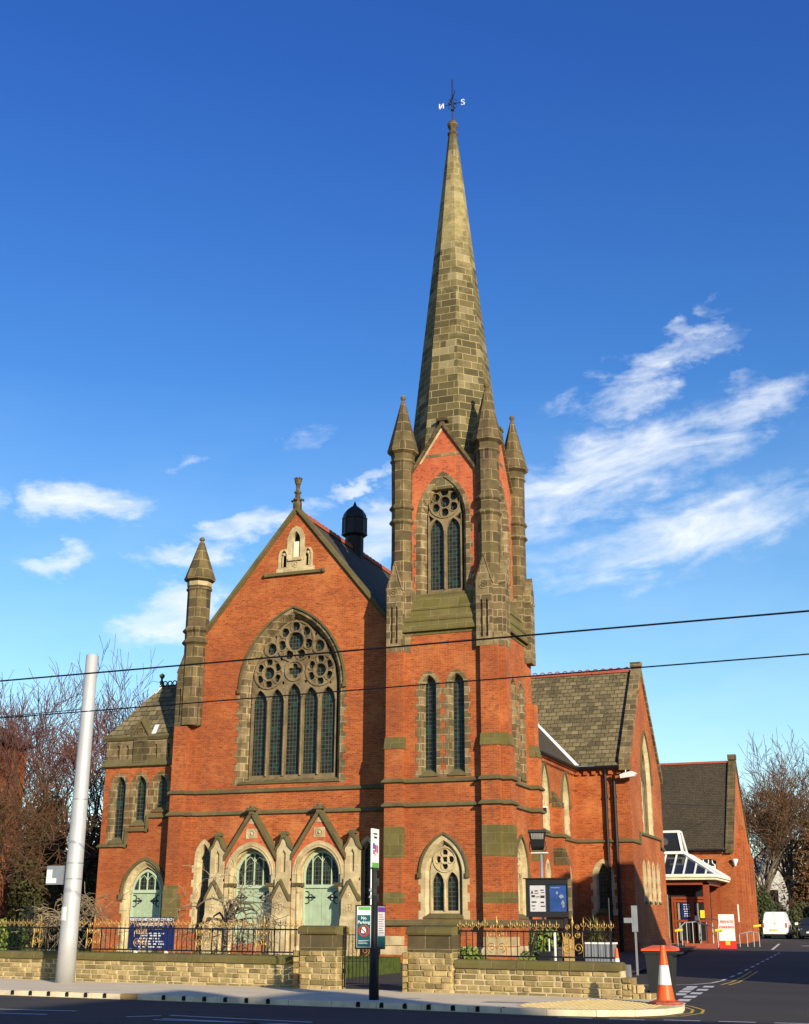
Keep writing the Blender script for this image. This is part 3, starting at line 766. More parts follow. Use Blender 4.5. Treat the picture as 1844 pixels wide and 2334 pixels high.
# --- porch wing on the left, with stepped lancets and a hipped roof
def wing():
    YA = 48.9; F = front(0, YA); xl, xr = -33.62, -29.6; yb = 52.6
    holes = []
    for x, b in ((-32.78, 4.86), (-31.70, 5.62), (-30.62, 6.20)):
        holes.append(window(church, F, x, .33, b, 7.26, 7.74, .08, .26, .17, .035, 'stone', None, False, .27, n=7))
    ax, a, sp, ap = -31.12, .98, 2.62, 3.95
    op = opening(a, .0, sp, ap)
    holes.append(shift(opening(a, .0, sp, ap, .02, 0), ax))
    m = MB(); m.prism(F, [(xl, -.1), (xr, -.1), (xr, 8.3), (xl, 8.3)], holes, 0, 0, back=False, sides=False)
    m.add([(xl, YA, -.1), (xl, yb, -.1), (xl, yb, 9.4), (xl, YA, 8.3)], [(0, 1, 2, 3)]); m.quad((xl, yb, -.1), (xr, yb, -.1), (xr, yb, 9.4), (xl, yb, 9.4))
    m.build('porch_wall', 'brick', church)
    G = lambda s_, z, d=0.0: F(ax+s_, z, d)
    s = MB(); s.prism(G, toothed(a, .0, sp, ap, .10, .12, .45), [op], -.02, .02, back=False)
    i1 = opening(a, 0, sp, ap, -.13); i2 = opening(a, 0, sp, ap, -.15); i3 = opening(a, 0, sp, ap, -.26)
    s.loft([G(p, z, .02) for p, z in op], [G(p, z, -.16) for p, z in i1]); s.loft([G(p, z, -.16) for p, z in i1], [G(p, z, -.2) for p, z in i2]); s.loft([G(p, z, -.2) for p, z in i2], [G(p, z, -.42) for p, z in i3])
    s.tube([G(p, z, -.17) for p, z in arc_pts(a, sp, ap, -.15)], .045, 5)
    d = s.build('doorway', 'stone_pale', church)
    h = MB(); o = arc_pts(a, sp, ap, .22); i = arc_pts(a, sp, ap, .09); h.prism(G, o+i[::-1], [], 0, .1, back=False)
    for sg in (-1, 1): h.fbox(G, sg*1.14-.1, sg*1.14+.1, sp-.22, sp+.03, 0, .15)
    h.build('hood_mould', 'string_stone', d)
    door_set(d, lambda s_, z, dd=0.0: G(s_, z, dd-.20), .74, .3, 2.66, sp, ap-.32)
    st = MB(); st.fbox(F, ax-1.0, ax+1.0, -.05, .3, -.6, .2); st.build('step', 'stone_pale', d)
    ms = MB(); prof = lambda z: STRING(z, .11)
    for (x0, x1, z) in ((xl, -32.18, 4.66), (-32.30, -31.12, 5.32), (-31.24, -29.72, 5.90)):
        path = [(x0, YA), (x1, YA)] if x0 > xl else [(xl, yb), (xl, YA), (x1, YA)]
        ms.molding(path, prof(z))
    for x, z0, z1 in ((-32.24, 4.6, 5.42), (-31.18, 5.26, 6.0)): ms.fbox(F, x-.06, x+.06, z0, z1, 0, .104)
    ms.build('string_course', 'string_stone', church)
    # stone parapet
    p = MB(); slots = [[(x-.06, 8.5), (x+.06, 8.5), (x+.06, 9.0), (x+.02, 9.12), (x-.1, 9.15), (x-.06, 8.95)] for x in (-32.98, -32.50, -30.98, -30.30)]
    p.prism(F, [(xl, 8.14), (xr, 8.14), (xr, 9.36), (xl, 9.36)], slots, -.12, .02, back=False); p.fbox(F, xl+.01, xr, 8.16, 9.34, -.5, -.1)
    p.add([(xl-.02, YA, 8.14), (xl-.02, yb, 8.14), (xl-.02, yb, 9.36), (xl-.02, YA, 9.36)], [(0, 1, 2, 3)])
    po = p.build('parapet', 'stone', church)
    c = MB(); path = [(xl-.02, yb), (xl-.02, YA-.02), (xr, YA-.02)]
    c.molding(path, [(0, 8.5), (.03, 8.42), (.13, 8.25), (.13, 8.18), (.03, 8.12), (0, 8.12)])
    c.molding(path, [(0, 9.58), (.12, 9.56), (.15, 9.48), (.06, 9.34), (0, 9.34)])
    c.build('parapet_moulding', 'string_stone', po)
    g = MB(); x0, x1 = -32.12, -31.44; xm = (x0+x1)/2
    g.prism(F, [(x0, 8.2), (x1, 8.2), (x1, 9.62), (xm, 10.24), (x0, 9.62)], [[(xm-.17, 8.78), (xm+.17, 8.78), (xm+.17, 9.26), (xm-.17, 9.26)]], -.4, .13, back=False); g.fbox(F, xm-.2, xm+.2, 8.75, 9.3, -.1, .08)
    g.tube([F(x, z, .14) for x, z in circ(xm, 9.72, .15, 14)], .025, 5, True)
    go = g.build('parapet_gablet', 'stone_dark', po)
    k = MB()
    for sg in (-1, 1): k.prism(F, [(xm, 10.2), (xm+sg*.46, 9.5), (xm+sg*.46, 9.62), (xm, 10.36)][::sg], [], -.8, .2, back=False)
    k.build('gablet_coping', 'string_stone', go)
    r = MB(); ap_ = (-32.05, 50.7, 12.15); e = 9.5
    A, B, C_, D_ = (xl-.12, YA-.1, e), (xr+.4, YA-.1, e), (xr+.4, yb+.1, e), (xl-.12, yb+.1, e); E2 = (xr+1.2, 50.7, 12.15)
    r.add([A, B, C_, D_, ap_, E2], [(0, 1, 5, 4), (3, 0, 4), (2, 3, 4, 5)])
    ro = r.build('porch_roof', 'stone_slate', church)
    # the top of the near slope by the finial is patched with bright lead
    nn = Vector((0, -1, .68)).normalized()
    def on_slope(x, t): # t 0..1 from eave to ridge
        y = YA-.1+(50.7-YA+.1)*t; z = e+(12.15-e)*t; return Vector((x, y, z))+nn*.012
    fl = MB(); fl.add([on_slope(-32.05, .995), on_slope(-31.98, .97), on_slope(-32.16, .84), on_slope(-32.3, .86), on_slope(-32.42, .79), on_slope(-32.54, .72), on_slope(-32.2, .90)], [(0, 1, 2, 3, 4, 5, 6)]); fl.build('lead_flashing', 'lead_white', ro)
    rl = MB(); rl.add([on_slope(-31.28, .04), on_slope(-31.05, .04), on_slope(-31.09, .21), on_slope(-31.30, .21)], [(0, 1, 2, 3)]); rl.build('rooflight_glint', 'lead_white', ro)  # glint off a small rooflight, painted as a white quad
    ct = MB(); x = -32.0
    while x < -28.6:
        ct.tube([(x+.13+.11*math.cos(q), 50.7, 12.26+.11*math.sin(q)) for q in [j*math.pi/4 for j in range(8)]], .03, 5, True); ct.box(x, x+.25, 50.66, 50.74, 12.1, 12.18); x += .26
    ct.build('ridge_cresting', 'dark_timber', ro)
    f = MB(); f.lathe(-32.07, 50.7, [(.09, 12.1), (.08, 12.3), (.12, 12.34), (.06, 12.4), (.05, 12.5), (.12, 12.58), (.13, 12.68), (.02, 12.76)], 8); f.build('roof_finial', 'stone_dark', ro, True)
wing()

# --- tower
XT, YT = -16.65, 49.7
def tower():
    F = front(0, 47.35); H = []
    for x in (-17.25, -16.05): H.append(window(church, F, x, .32, 7.12, 10.66, 11.13, .09, .30, .16, .10, 'stone', None, False, .275))
    a = .76
    H.append(window(church, F, XT, a, 1.72, 3.3, 4.56, .16, .34, .2, .09, 'stone_pale', lights_two(a, .16, 2.95, 3.36, 1.72, 3.83, .46, .12, 4, .125, .255, math.pi/2, .055), True, .32, n=10, tmat='stone_pale'))
    m = MB(); m.prism(F, [(-18.3, -.1), (-14.94, -.1), (-14.94, 13.0), (-18.3, 13.0)], H, 0, 0, back=False, sides=False)
    G = side(-14.22, 0); H2 = []
    for y in (49.12, 50.33): H2.append(window(church, G, y, .32, 7.12, 10.66, 11.08, .09, .30, .16, .10, 'stone', None, False, .275))
    H2.append(window(church, G, 49.72, .76, 1.72, 3.3, 4.56, .16, .34, .2, .09, 'stone_pale', lights_two(a, .16, 2.95, 3.36, 1.72, 3.83, .46, .12, 4, .125, .255, math.pi/2, .055), True, .32, n=10, tmat='stone_pale'))
    m.prism(G, [(47.35, -.1), (52.1, -.1), (52.1, 13.0), (47.35, 13.0)], H2, 0, 0, back=False, sides=False)
    m.quad((-19.04, 47.35, -.1), (-19.04, 52.1, -.1), (-19.04, 52.1, 13), (-19.04, 47.35, 13)); m.quad((-19.04, 52.1, -.1), (-14.22, 52.1, -.1), (-14.22, 52.1, 13), (-19.04, 52.1, 13))
    m.build('tower_wall', 'brick', church)
    # angle buttresses
    def buttress(F, s0, s1, lo, hi, ztop=12.14):
        b = MB()
        prof = [(-.9, -.1), (lo, -.1), (lo, 8.16), (hi, 8.6), (hi, ztop), (-.9, ztop)]
        b.add([F(s0, z, d) for d, z in prof]+[F(s1, z, d) for d, z in prof], [(0, 1, 2, 3, 4, 5), (6, 7, 8, 9, 10, 11)]+[(i, (i+1) % 6, (i+1) % 6+6, i+6) for i in range(6)])
        o = b.build('buttress', 'brick', church)
        k = MB(); e = .004
        k.add([F(s0-.03, 8.14, lo+.03), F(s1+.03, 8.14, lo+.03), F(s1+.03, 8.62, hi+.012), F(s0-.03, 8.62, hi+.012), F(s0-.03, 8.14, -.3), F(s1+.03, 8.14, -.3), F(s1+.03, 8.62, -.3), F(s0-.03, 8.62, -.3)], [(0, 1, 2, 3), (0, 3, 7, 4), (1, 2, 6, 5)])
        k.build('buttress_stone', 'stone_moss', o)
        for z0, z1, mt in ((3.9, 5.08, 'stone_moss'), (2.2, 2.6, 'stone_moss'), (.66, .98, 'stone_pale')): k = MB(); k.fbox(F, s0-e, s1+e, z0, z1, -.2, lo+.006); k.build('buttress_stone', mt, o)
        return o
    buttress(F, -19.04, -18.29, .35, .25); buttress(F, -14.96, -14.22, .35, .25)
    buttress(G, 47.36, 48.05, .35, .25); buttress(G, 51.4, 52.09, .35, .25, 10.4)
    # gabled stone set-offs carrying the corner turrets
    for (FF, s0, s1) in ((F, -19.04, -18.38), (F, -15.10, -14.42), (G, 47.5, 48.12), (G, 51.3, 51.98)):
        gablet(FF, s0, s1, 12.14, 14.8, 15.95, -.6, .26, True, 'stone', 14.68, (12.5, 14.1))
    for FF, s0, s1, z1, dd in ((F, -18.4, -18.05, 15.2, .014), (F, -15.3, -15.06, 15.2, .014), (F, -14.44, -14.08, 14.6, .018), (G, 48.05, 48.3, 15.0, .016), (G, 51.05, 51.32, 15.0, .016)):
        z = MB(); z.fbox(FF, s0, s1, 12.14, z1, -.6, dd); z.build('tower_angle_stone', 'stone', church)
    # sloping stone apron between the set-offs
    w = MB()
    def apron(F, s0, s1):
        steps = [(.16, 12.96, .02, 13.42), (.06, 13.40, -.10, 13.92), (-.06, 13.90, -.36, 14.66)]
        for d0, z0, d1, z1 in steps:
            t = .07
            q = [F(s0, z0, d0), F(s1, z0, d0), F(s1, z0+t, d0+.01), F(s0, z0+t, d0+.01), F(s1, z1, d1), F(s0, z1, d1)]
            w.add(q, [(0, 1, 2, 3), (3, 2, 4, 5)]); w.quad(F(s0, z0, d0), F(s1, z0, d0), F(s1, z0, d0-.3), F(s0, z0, d0-.3))
        w.fbox(F, s0, s1, 12.82, 12.97, -.2, .03)
    apron(F, -18.4, -15.06); apron(G, 48.1, 51.4)
    w.build('apron', 'stone_moss', church)
    # belfry
    XB, YB = -16.72, 47.72; BF = front(XB, YB); hb = 1.98
    BS = side(-14.72, YT)
    HB = []
    def bell(FF):
        a = 1.02; sp = .26
        T = lights_two(a, sp, 17.45, 18.0, 14.66, 18.74, .70, .235, 6, .19, .465, math.pi/2, .06)
        hole = window(church, FF, 0, a, 14.62, 18.0, 19.86, sp, .42, .20, .10, 'stone', T, False, .34, n=12)
        b = MB(); out = [(-1.66, 14.3), (1.66, 14.3), (1.66, 19.75), (0, 22.25), (-1.66, 19.75)]
        b.prism(FF, out, [hole], 0, 0, back=False, sides=False)
        o = b.build('belfry_wall', 'brick_bright', church)
        c = MB()
        for sg in (-1, 1): c.prism(FF, [(0, 22.22), (sg*1.78, 19.56), (sg*1.78, 19.74), (0, 22.46)][::sg], [], -1.9, .12, back=False)
        c.fbox(FF, -.1, .1, 22.3, 22.62, -.3, .1); c.fbox(FF, -.26, .26, 22.42, 22.54, -.2, .14)
        c.build('belfry_gable_coping', 'stone_dark', o)
        l = MB(); l.fbox(FF, -.78, .78, 20.78, 20.92, -.01, .012); l.build('belfry_band', 'stone', o)
        s = MB(); s.prism(FF, [(-.02, 22.2), (-1.1, 20.55), (-1.0, 20.55), (.04, 22.1)], [], -.02, .014, back=False); s.build('gable_strip', 'stone_pale', o)
    bell(BF); bell(BS)
    q = MB(); q.quad((-18.7, 47.8, 14.3), (-18.7, 51.7, 14.3), (-18.7, 51.7, 20.4), (-18.7, 47.8, 20.4)); q.quad((-18.7, 51.7, 14.3), (-14.72, 51.7, 14.3), (-14.72, 51.7, 20.4), (-18.7, 51.7, 20.4)); q.build('belfry_wall', 'brick', church)
    tp = [(.50, 12.2), (.50, 15.9), (.475, 16.2), (.475, 17.76), (.58, 17.86), (.58, 17.93), (.48, 18.06), (.48, 18.4), (.58, 18.5), (.58, 18.57), (.48, 18.72), (.50, 20.6), (.56, 20.68), (.56, 20.76), (.51, 20.82), (.53, 21.02), (.68, 21.14), (.70, 21.24), (.66, 21.34), (.09, 23.62), (.06, 23.68), (.11, 23.76), (.12, 23.84), (.07, 23.92), (.02, 23.96)]
    for x in (-18.58, -14.68):
        for y in (47.72, 51.68): turret(x, y, tp, 'turret_stone')
    # spire
    xs, ys = -16.78, YT; m = MB(); prof = []; za = 40.45
    for i in range(41):
        z = 19.3+(38.5-19.3)*i/40; prof.append((.1085*(za-max(z, 21.1)), z))
    m.lathe(xs, ys, prof, 8, RAD(22.5))
    sp_ = m.build('spire', 'spire_stone', church)
    k = MB(); k.lathe(xs, ys, [(.19, 38.4), (.27, 38.5), (.27, 38.58), (.17, 38.62), (.16, 38.8), (.25, 38.95), (.27, 39.1), (.2, 39.24), (.05, 39.3)], 10); k.build('spire_cap', 'stone_dark', sp_, True)
    # weathervane
    v = MB(); v.tube([(xs, ys, 39.2), (xs, ys, 40.4), (xs-.02, ys, 41.85)], [.035, .03, .012], 6)
    v.tube([(xs-.42, ys, 40.30), (xs+.42, ys, 40.30)], .018, 5); v.tube([(xs, ys-.42, 40.30), (xs, ys+.42, 40.30)], .018, 5)
    for sx, sy in ((1, 0), (-1, 0), (0, 1), (0, -1)):
        for sg in (1, -1): v.tube([(xs+sx*(.08+.14*math.sin(t)), ys+sy*(.08+.14*math.sin(t)), 40.30+sg*(.02+.13*(1-math.cos(t)))) for t in [j*.45 for j in range(7)]], .014, 4)
    v.sphere((xs, ys, 39.95), .09, 8); v.sphere((xs, ys, 40.62), .06, 8)
    for i in range(9): z = 40.8+i*.11; v.bar((xs-.05, ys, z), (xs+.05, ys, z+.05), .025)
    v.tube([(xs-.26, ys+.2, 40.5), (xs+.05, ys-.05, 40.62), (xs+.2, ys-.16, 40.95)], .022, 4)
    vo = v.build('weathervane', 'iron', sp_)
    n = MB(); Q = lambda s_, z, d=0.0: (xs+s_, ys-d, z)
    for (x0, x1, z0, z1) in ((-.68, -.68, 40.16, 40.48), (-.48, -.48, 40.16, 40.48), (-.48, -.68, 40.16, 40.48)): n.bar(Q(x0, z1), Q(x1, z0), .055, .02, (0, 1, 0)) if x0 != x1 else n.bar(Q(x0, z0), Q(x1, z1), .055, .02, (0, 1, 0))
    n.build('letter_north', 'lead_white', vo)
    s = MB(); pts = [(.46, .10), (.52, .16), (.60, .15), (.62, .08), (.57, .02), (.50, 0), (.46, -.06), (.50, -.14), (.58, -.15), (.63, -.10)]
    s.tube([Q(.46+.63-x, 40.27+z) for x, z in pts], .03, 5); s.build('letter_south', 'lead_white', vo)
tower()

# --- aisle wall beside the tower, transept with its gable
def east_side():
    G = side(-15.0, 0); H = []
    for y in (56.65, 60.5): H.append(window(church, G, y, .60, 5.5, 6.95, 8.36, .14, .32, .15, .1, 'stone_pale', None, True, .34))
    for y in (56.9, 60.85): H.append(window(church, G, y, .32, 1.9, 3.6, 4.1, .08, .25, .14, .1, 'stone_pale', None, False, .3))
    m = MB(); m.prism(G, [(52.1, -.1), (62.6, -.1), (62.6, 8.8), (52.1, 8.8)], H, 0, 0, back=False, sides=False); m.build('aisle_wall', 'brick', church)
    b = MB()
    prof = [(-.2, -.1), (.62, -.1), (.62, 4.05), (.42, 4.75), (.42, 6.65), (.0, 7.35), (-.2, 7.35)]
    b.add([G(58.0, z, d) for d, z in prof]+[G(58.62, z, d) for d, z in prof], [tuple(range(7)), tuple(range(7, 14))]+[(i, (i+1) % 7, (i+1) % 7+7, i+7) for i in range(7)]); bo = b.build('buttress', 'brick', church)
    for (d0, z0, d1, z1) in ((.64, 4.03, .432, 4.77), (.44, 6.63, .012, 7.37)):
        k = MB(); k.add([G(57.97, z0, d0), G(58.65, z0, d0), G(58.65, z1, d1), G(57.97, z1, d1), G(57.97, z0, -.1), G(57.97, z1, -.1), G(58.65, z0, -.1), G(58.65, z1, -.1)], [(0, 1, 2, 3), (0, 3, 5, 4), (1, 6, 7, 2), (0, 4, 6, 1)]); k.build('buttress_stone', 'stone_dark', bo)
    s = MB(); s.molding([(-15, 52.1), (-15, 58.0), (-14.58, 58.0), (-14.58, 58.62), (-15, 58.62), (-15, 62.6), (-12.2, 62.6), (-12.2, 64.55)], STRING(5.30, .1))
    s.molding([(-12.2, 64.5), (-12.2, 70.5)], STRING(5.78, .1)); s.molding([(-12.2, 70.4), (-12.2, 71.5)], STRING(5.3, .1))
    TS = side(-12.2, 0); s.fbox(TS, 64.47, 64.6, 5.25, 5.85, 0, .1); s.fbox(TS, 70.4, 70.53, 5.25, 5.85, 0, .1)
    s.build('string_course', 'string_stone', church)
    TF = front(0, 62.6); H = [window(church, TF, -13.72, .36, 1.95, 3.72, 4.28, .08, .28, .18, .1, 'stone_pale', None, False, .3)]
    t = MB(); t.prism(TF, [(-15.0, -.1), (-12.2, -.1), (-12.2, 9.0), (-15.0, 9.0)], H, 0, 0, back=False, sides=False)
    ym = 67.0; H = []
    H.append(window(church, TS, ym+.1, 1.15, 5.85, 8.7, 11.0, .28, .34, .2, .14, 'stone_pale', dict(holes=[shift(opening(.24, 6.1, 8.3, 8.75, 0, 0, 5), x) for x in (-.58, 0, .58)]+[circ(0, 9.6, .42, 16)]+[circ(sg*.5, 9.1, .15, 10) for sg in (-1, 1)], rings=[(0, 9.6, .46, .05)], shafts=[(-.29, 6, 8.3, .05), (.29, 6, 8.3, .05)]), True, .34, n=10))
    for y in (65.3, 66.55, 67.85, 69.2): H.append(window(church, TS, y, .27, 2.5, 3.95, 4.4, .07, .25, .15, .13, 'stone_pale', None, False, .27))
    t.prism(TS, [(62.6, -.1), (71.5, -.1), (71.5, 9.0), (ym, 14.5), (62.6, 9.0)], H, 0, 0, back=False, sides=False)
    t.quad((-12.2, 71.5, -.1), (-22, 71.5, -.1), (-22, 71.5, 9), (-12.2, 71.5, 9)); t.build('transept_wall', 'brick', church)
    r = MB()
    e = 8.98; zr = 14.55; sl = lambda x: 19.35-1.22*(x-XC); xv = lambda z: -19.0+(13.10-z)/.977 if z < 13.1 else XC+(19.35-z)/1.22
    r.add([(-12.5, 62.35, e), (xv(e), 62.35, e), (xv(zr), ym, zr), (-12.5, ym, zr)], [(0, 1, 2, 3)]); r.add([(-12.5, 71.75, e), (xv(e), 71.75, e), (xv(zr), ym, zr), (-12.5, ym, zr)], [(0, 1, 2, 3)])
    ro = r.build('transept_roof', 'stone_slate', church)
    v = MB(); a, c = Vector((xv(e)+.02, 62.32, e+.03)), Vector((xv(13.0), 62.35+(13.0-e)*4.65/5.57, 13.03)); dd = (c-a).normalized(); nn = Vector((.77, -.77, 1.0)).normalized(); ss = dd.cross(nn).normalized()*.16
    v.add([a+ss+nn*.03, a-ss+nn*.03, c-ss+nn*.03, c+ss+nn*.03], [(0, 1, 2, 3)]); v.build('valley_flashing', 'lead_white', ro)
    g = MB(); x = xv(zr)+.2
    while x < -12.75: g.box(x, x+.42, ym-.12, ym+.12, zr-.05, zr+.09); g.tube([(x+.21+.12*math.cos(q), ym, zr+.14+.09*math.sin(q)) for q in [j*math.pi/4 for j in range(5)]], .03, 4); x += .43
    g.build('ridge_tiles', 'terracotta', ro)
    c = MB()
    for y in (62.3, 71.8):
        c.add([(-12.62, ym, 14.5), (-12.62, y, 8.92), (-12.1, y, 8.92), (-12.1, ym, 14.5), (-12.62, ym, 14.86), (-12.62, y, 9.3), (-12.1, y, 9.3), (-12.1, ym, 14.86)], [(0, 1, 5, 4), (3, 2, 6, 7), (4, 5, 6, 7), (0, 1, 2, 3), (1, 2, 6, 5), (0, 3, 7, 4)])
    c.box(-12.66, -12.06, ym-.22, ym+.22, 14.75, 15.0); c.box(-12.62, -12.1, 62.25, 62.62, 8.72, 8.98)
    c.build('gable_coping', 'stone', church)
    # dentilled eaves, gutter and pipes
    d = MB(); y = 52.4
    while y < 62.2: d.box(-15.0, -14.86, y, y+.13, 8.56, 8.72); y += .27
    x = -14.9
    while x < -12.6: d.box(x, x+.2, 62.46, 62.6, 8.56, 8.74); x += .42
    d.box(-15, -14.78, 52.2, 62.5, 8.72, 8.80); d.box(-15, -12.6, 62.42, 62.6, 8.74, 8.82); d.build('eaves_dentils', 'brick_deep', church)
    u = MB(); u.tube([(-14.72, 52.2, 8.84), (-14.72, 62.3, 8.84)], .075, 6); u.tube([(-15, 62.32, 8.88), (-12.6, 62.32, 8.88)], .085, 6); u.build('gutter', 'iron', church)
    for x, z1, rr in ((-13.38, 8.86, .075), (-12.94, 8.5, .085)):
        p = MB(); p.tube([(x, 62.34, z1), (x, 62.46, z1-.3), (x, 62.46, .1)], rr, 8)
        for z in (2.2, 5.05, 7.4): p.lathe(x, 62.46, [(rr+.03, z), (rr+.03, z+.12)], 8)
        p.build('downpipe', 'iron', church)
    p = MB(); p.molding([(-15, 52.1), (-15, 62.6), (-12.2, 62.6), (-12.2, 71.5)], [(0, .75), (.09, .62), (.09, -.1)]); p.build('plinth', 'brick_deep', church)
east_side()
# ------------------------------------------------------------------ ground, road, pavement
def gz(y): return max(0.0, min(.55, (y-45)*.0095))
def ground():
    ys = [-1500, -60, -20, 0, 10, 20, 30, 45, 60, 75, 90, 103, 140, 300, 3000]; xs = [-2500, -60, -30, -10, 0, 20, 60, 2500]
    m = MB(); m.add([(x, y, -.1+gz(y)) for y in ys for x in xs], [(j*len(xs)+i, j*len(xs)+i+1, (j+1)*len(xs)+i+1, (j+1)*len(xs)+i) for j in range(len(ys)-1) for i in range(len(xs)-1)])
    o = m.build('road', 'asphalt', origin=(0, 0, 0)); tag(o, 'dark tarmac road and car park surface', None, kind='structure')
ground()
KX = lambda x: 24.36-.072*(x+10)                                             # kerb line
kpts = [(-75, KX(-75)), (-40, KX(-40)), (-20, KX(-20)), (-14, KX(-14)), (-10, KX(-10)), (-8, 24.1), (-6.4, 23.86), (-5.5, 23.98), (-4.85, 24.3), (-4.4, 24.85), (-4.2, 25.6), (-4.3, 26.5), (-4.65, 27.4), (-5.05, 28.1), (-5.35, 28.9)]
WX = lambda x: 28.3-.116*(x+9)                                                # boundary wall line
def pavement():
    back = [(-5.6, WX(-5.6)+.3), (-75, WX(-75)+.3)]
    inner = [(x, y) for x, y in kpts]
    m = MB(); T = Fr((0, 0), (1, 0), (0, -1))
    poly = inner+back
    tri = tessellate_polygon([[Vector((x, y, 0)) for x, y in poly]]); m.add([(x, y, 0) for x, y in poly], tri)
    pav = m.build('pavement', 'paving', origin=(0, 0, 0)); tag(pav, kind='structure')
    # kerb stones, a little proud of the slabs
    k = MB(); pts = []
    for i in range(len(kpts)-1):
        a, b = Vector(kpts[i]), Vector(kpts[i+1]); n = max(1, int((b-a).length/.92))
        if (b-a).length < 1.4: n = 1
        pts += [a+(b-a)*j/n for j in range(n)]
    pts.append(Vector(kpts[-1]))
    for a, b in zip(pts, pts[1:]):
        t = (b-a).normalized(); nn = Vector((-t.y, t.x)); g = .006; h = rng.uniform(.003, .009)
        p, q = a+t*g, b-t*g; i0, i1 = p+nn*.16, q+nn*.16
        k.add([(p.x, p.y, -.12), (q.x, q.y, -.12), (i1.x, i1.y, -.12), (i0.x, i0.y, -.12), (p.x, p.y, h), (q.x, q.y, h), (i1.x, i1.y, h), (i0.x, i0.y, h)], [(4, 5, 6, 7), (0, 1, 5, 4), (1, 2, 6, 5), (3, 0, 4, 7)])
    ker = k.build('kerb', 'kerb_stone', origin=(0, 0, 0)); tag(ker, kind='structure')
    d = MB()   # drainage slots in the kerb face
    x = -26.0
    while x < -7.0:
        y = (KX(x) if x < -10 else 24.36-.13*(x+10))-.006
        if not (-16.3 < x < -15.2 or -12.2 < x < -10.9): d.box(x-.045, x+.045, y-.004, y+.05, -.085, -.005); d.box(x-.03, x+.03, y-.004, y+.09, -.02, .0105)
        x += .52
    d.build('drain_slots', 'dark_hole', ker)
    gl = MB()
    for x0, x1 in ((-16.2, -15.75),): y = KX(x0); gl.add([(x0, y-.02, -.09), (x1, KX(x1)-.02, -.09), (x1, KX(x1)-.02, .012), (x0, y-.02, .012), (x0, y+.17, .012), (x1, KX(x1)+.17, .012)], [(0, 1, 2, 3), (3, 2, 5, 4)])
    gl.build('gully_cover', 'wood_tan', ker)
    # blistered ochre paving at the crossing
    t = MB(); poly = [(-6.45, 24.12), (-5.55, 24.2), (-4.95, 24.5), (-4.6, 25.0), (-4.42, 25.6), (-4.52, 26.2), (-5.1, 26.9), (-5.9, 27.5), (-6.5, 27.2), (-6.9, 26.2), (-7.35, 25.2), (-7.1, 24.5)]
    t.add([(x, y, .004) for x, y in poly], [tuple(range(len(poly)))])
    from mathutils.geometry import intersect_point_line
    def inside(px, py):
        c = False
        for (x0, y0), (x1, y1) in zip(poly, poly[1:]+poly[:1]):
            if (y0 > py) != (y1 > py) and px < (x1-x0)*(py-y0)/(y1-y0)+x0: c = not c
        return c
    y = 24.1
    while y < 27.5:
        x = -8.1
        while x < -4.7:
            if inside(x-.05, y) and inside(x+.05, y): t.lathe(x, y, [(.036, .004), (.026, .010), (.008, .0125)], 6, 0, False)
            x += .10
        y += .10
    t.build('tactile_slabs', 'tactile', pav)
    h = MB(); h.box(-8.15, -7.25, 25.3, 25.8, 0, .0045); h.build('hatch', 'galvanised', pav); h = MB(); h.box(-10.05, -9.7, 25.95, 26.2, 0, .0045); h.build('hatch', 'galvanised', pav)
pavement()
def line_strip(m, pts, w, z):
    for a, b in zip(pts, pts[1:]):
        a, b = Vector(a), Vector(b); t = (b-a).normalized(); n = Vector((-t.y, t.x))*w/2
        m.quad((a.x+n.x, a.y+n.y, z+gz(a.y)), (a.x-n.x, a.y-n.y, z+gz(a.y)), (b.x-n.x, b.y-n.y, z+gz(b.y)), (b.x+n.x, b.y+n.y, z+gz(b.y)))
def offset(pts, o):
    r = []
    for i, p in enumerate(pts):
        p = Vector(p); ns = []
        for q0, q1 in ((pts[i-1] if i else None, p), (p, pts[i+1] if i < len(pts)-1 else None)):
            if q0 is None or q1 is None: continue
            t = (Vector(q1)-Vector(q0)).normalized(); ns.append(Vector((t.y, -t.x)))
        n = ns[0] if len(ns) == 1 else (ns[0]+ns[1]).normalized()
        r.append((p.x+n.x*o, p.y+n.y*o))
    return r
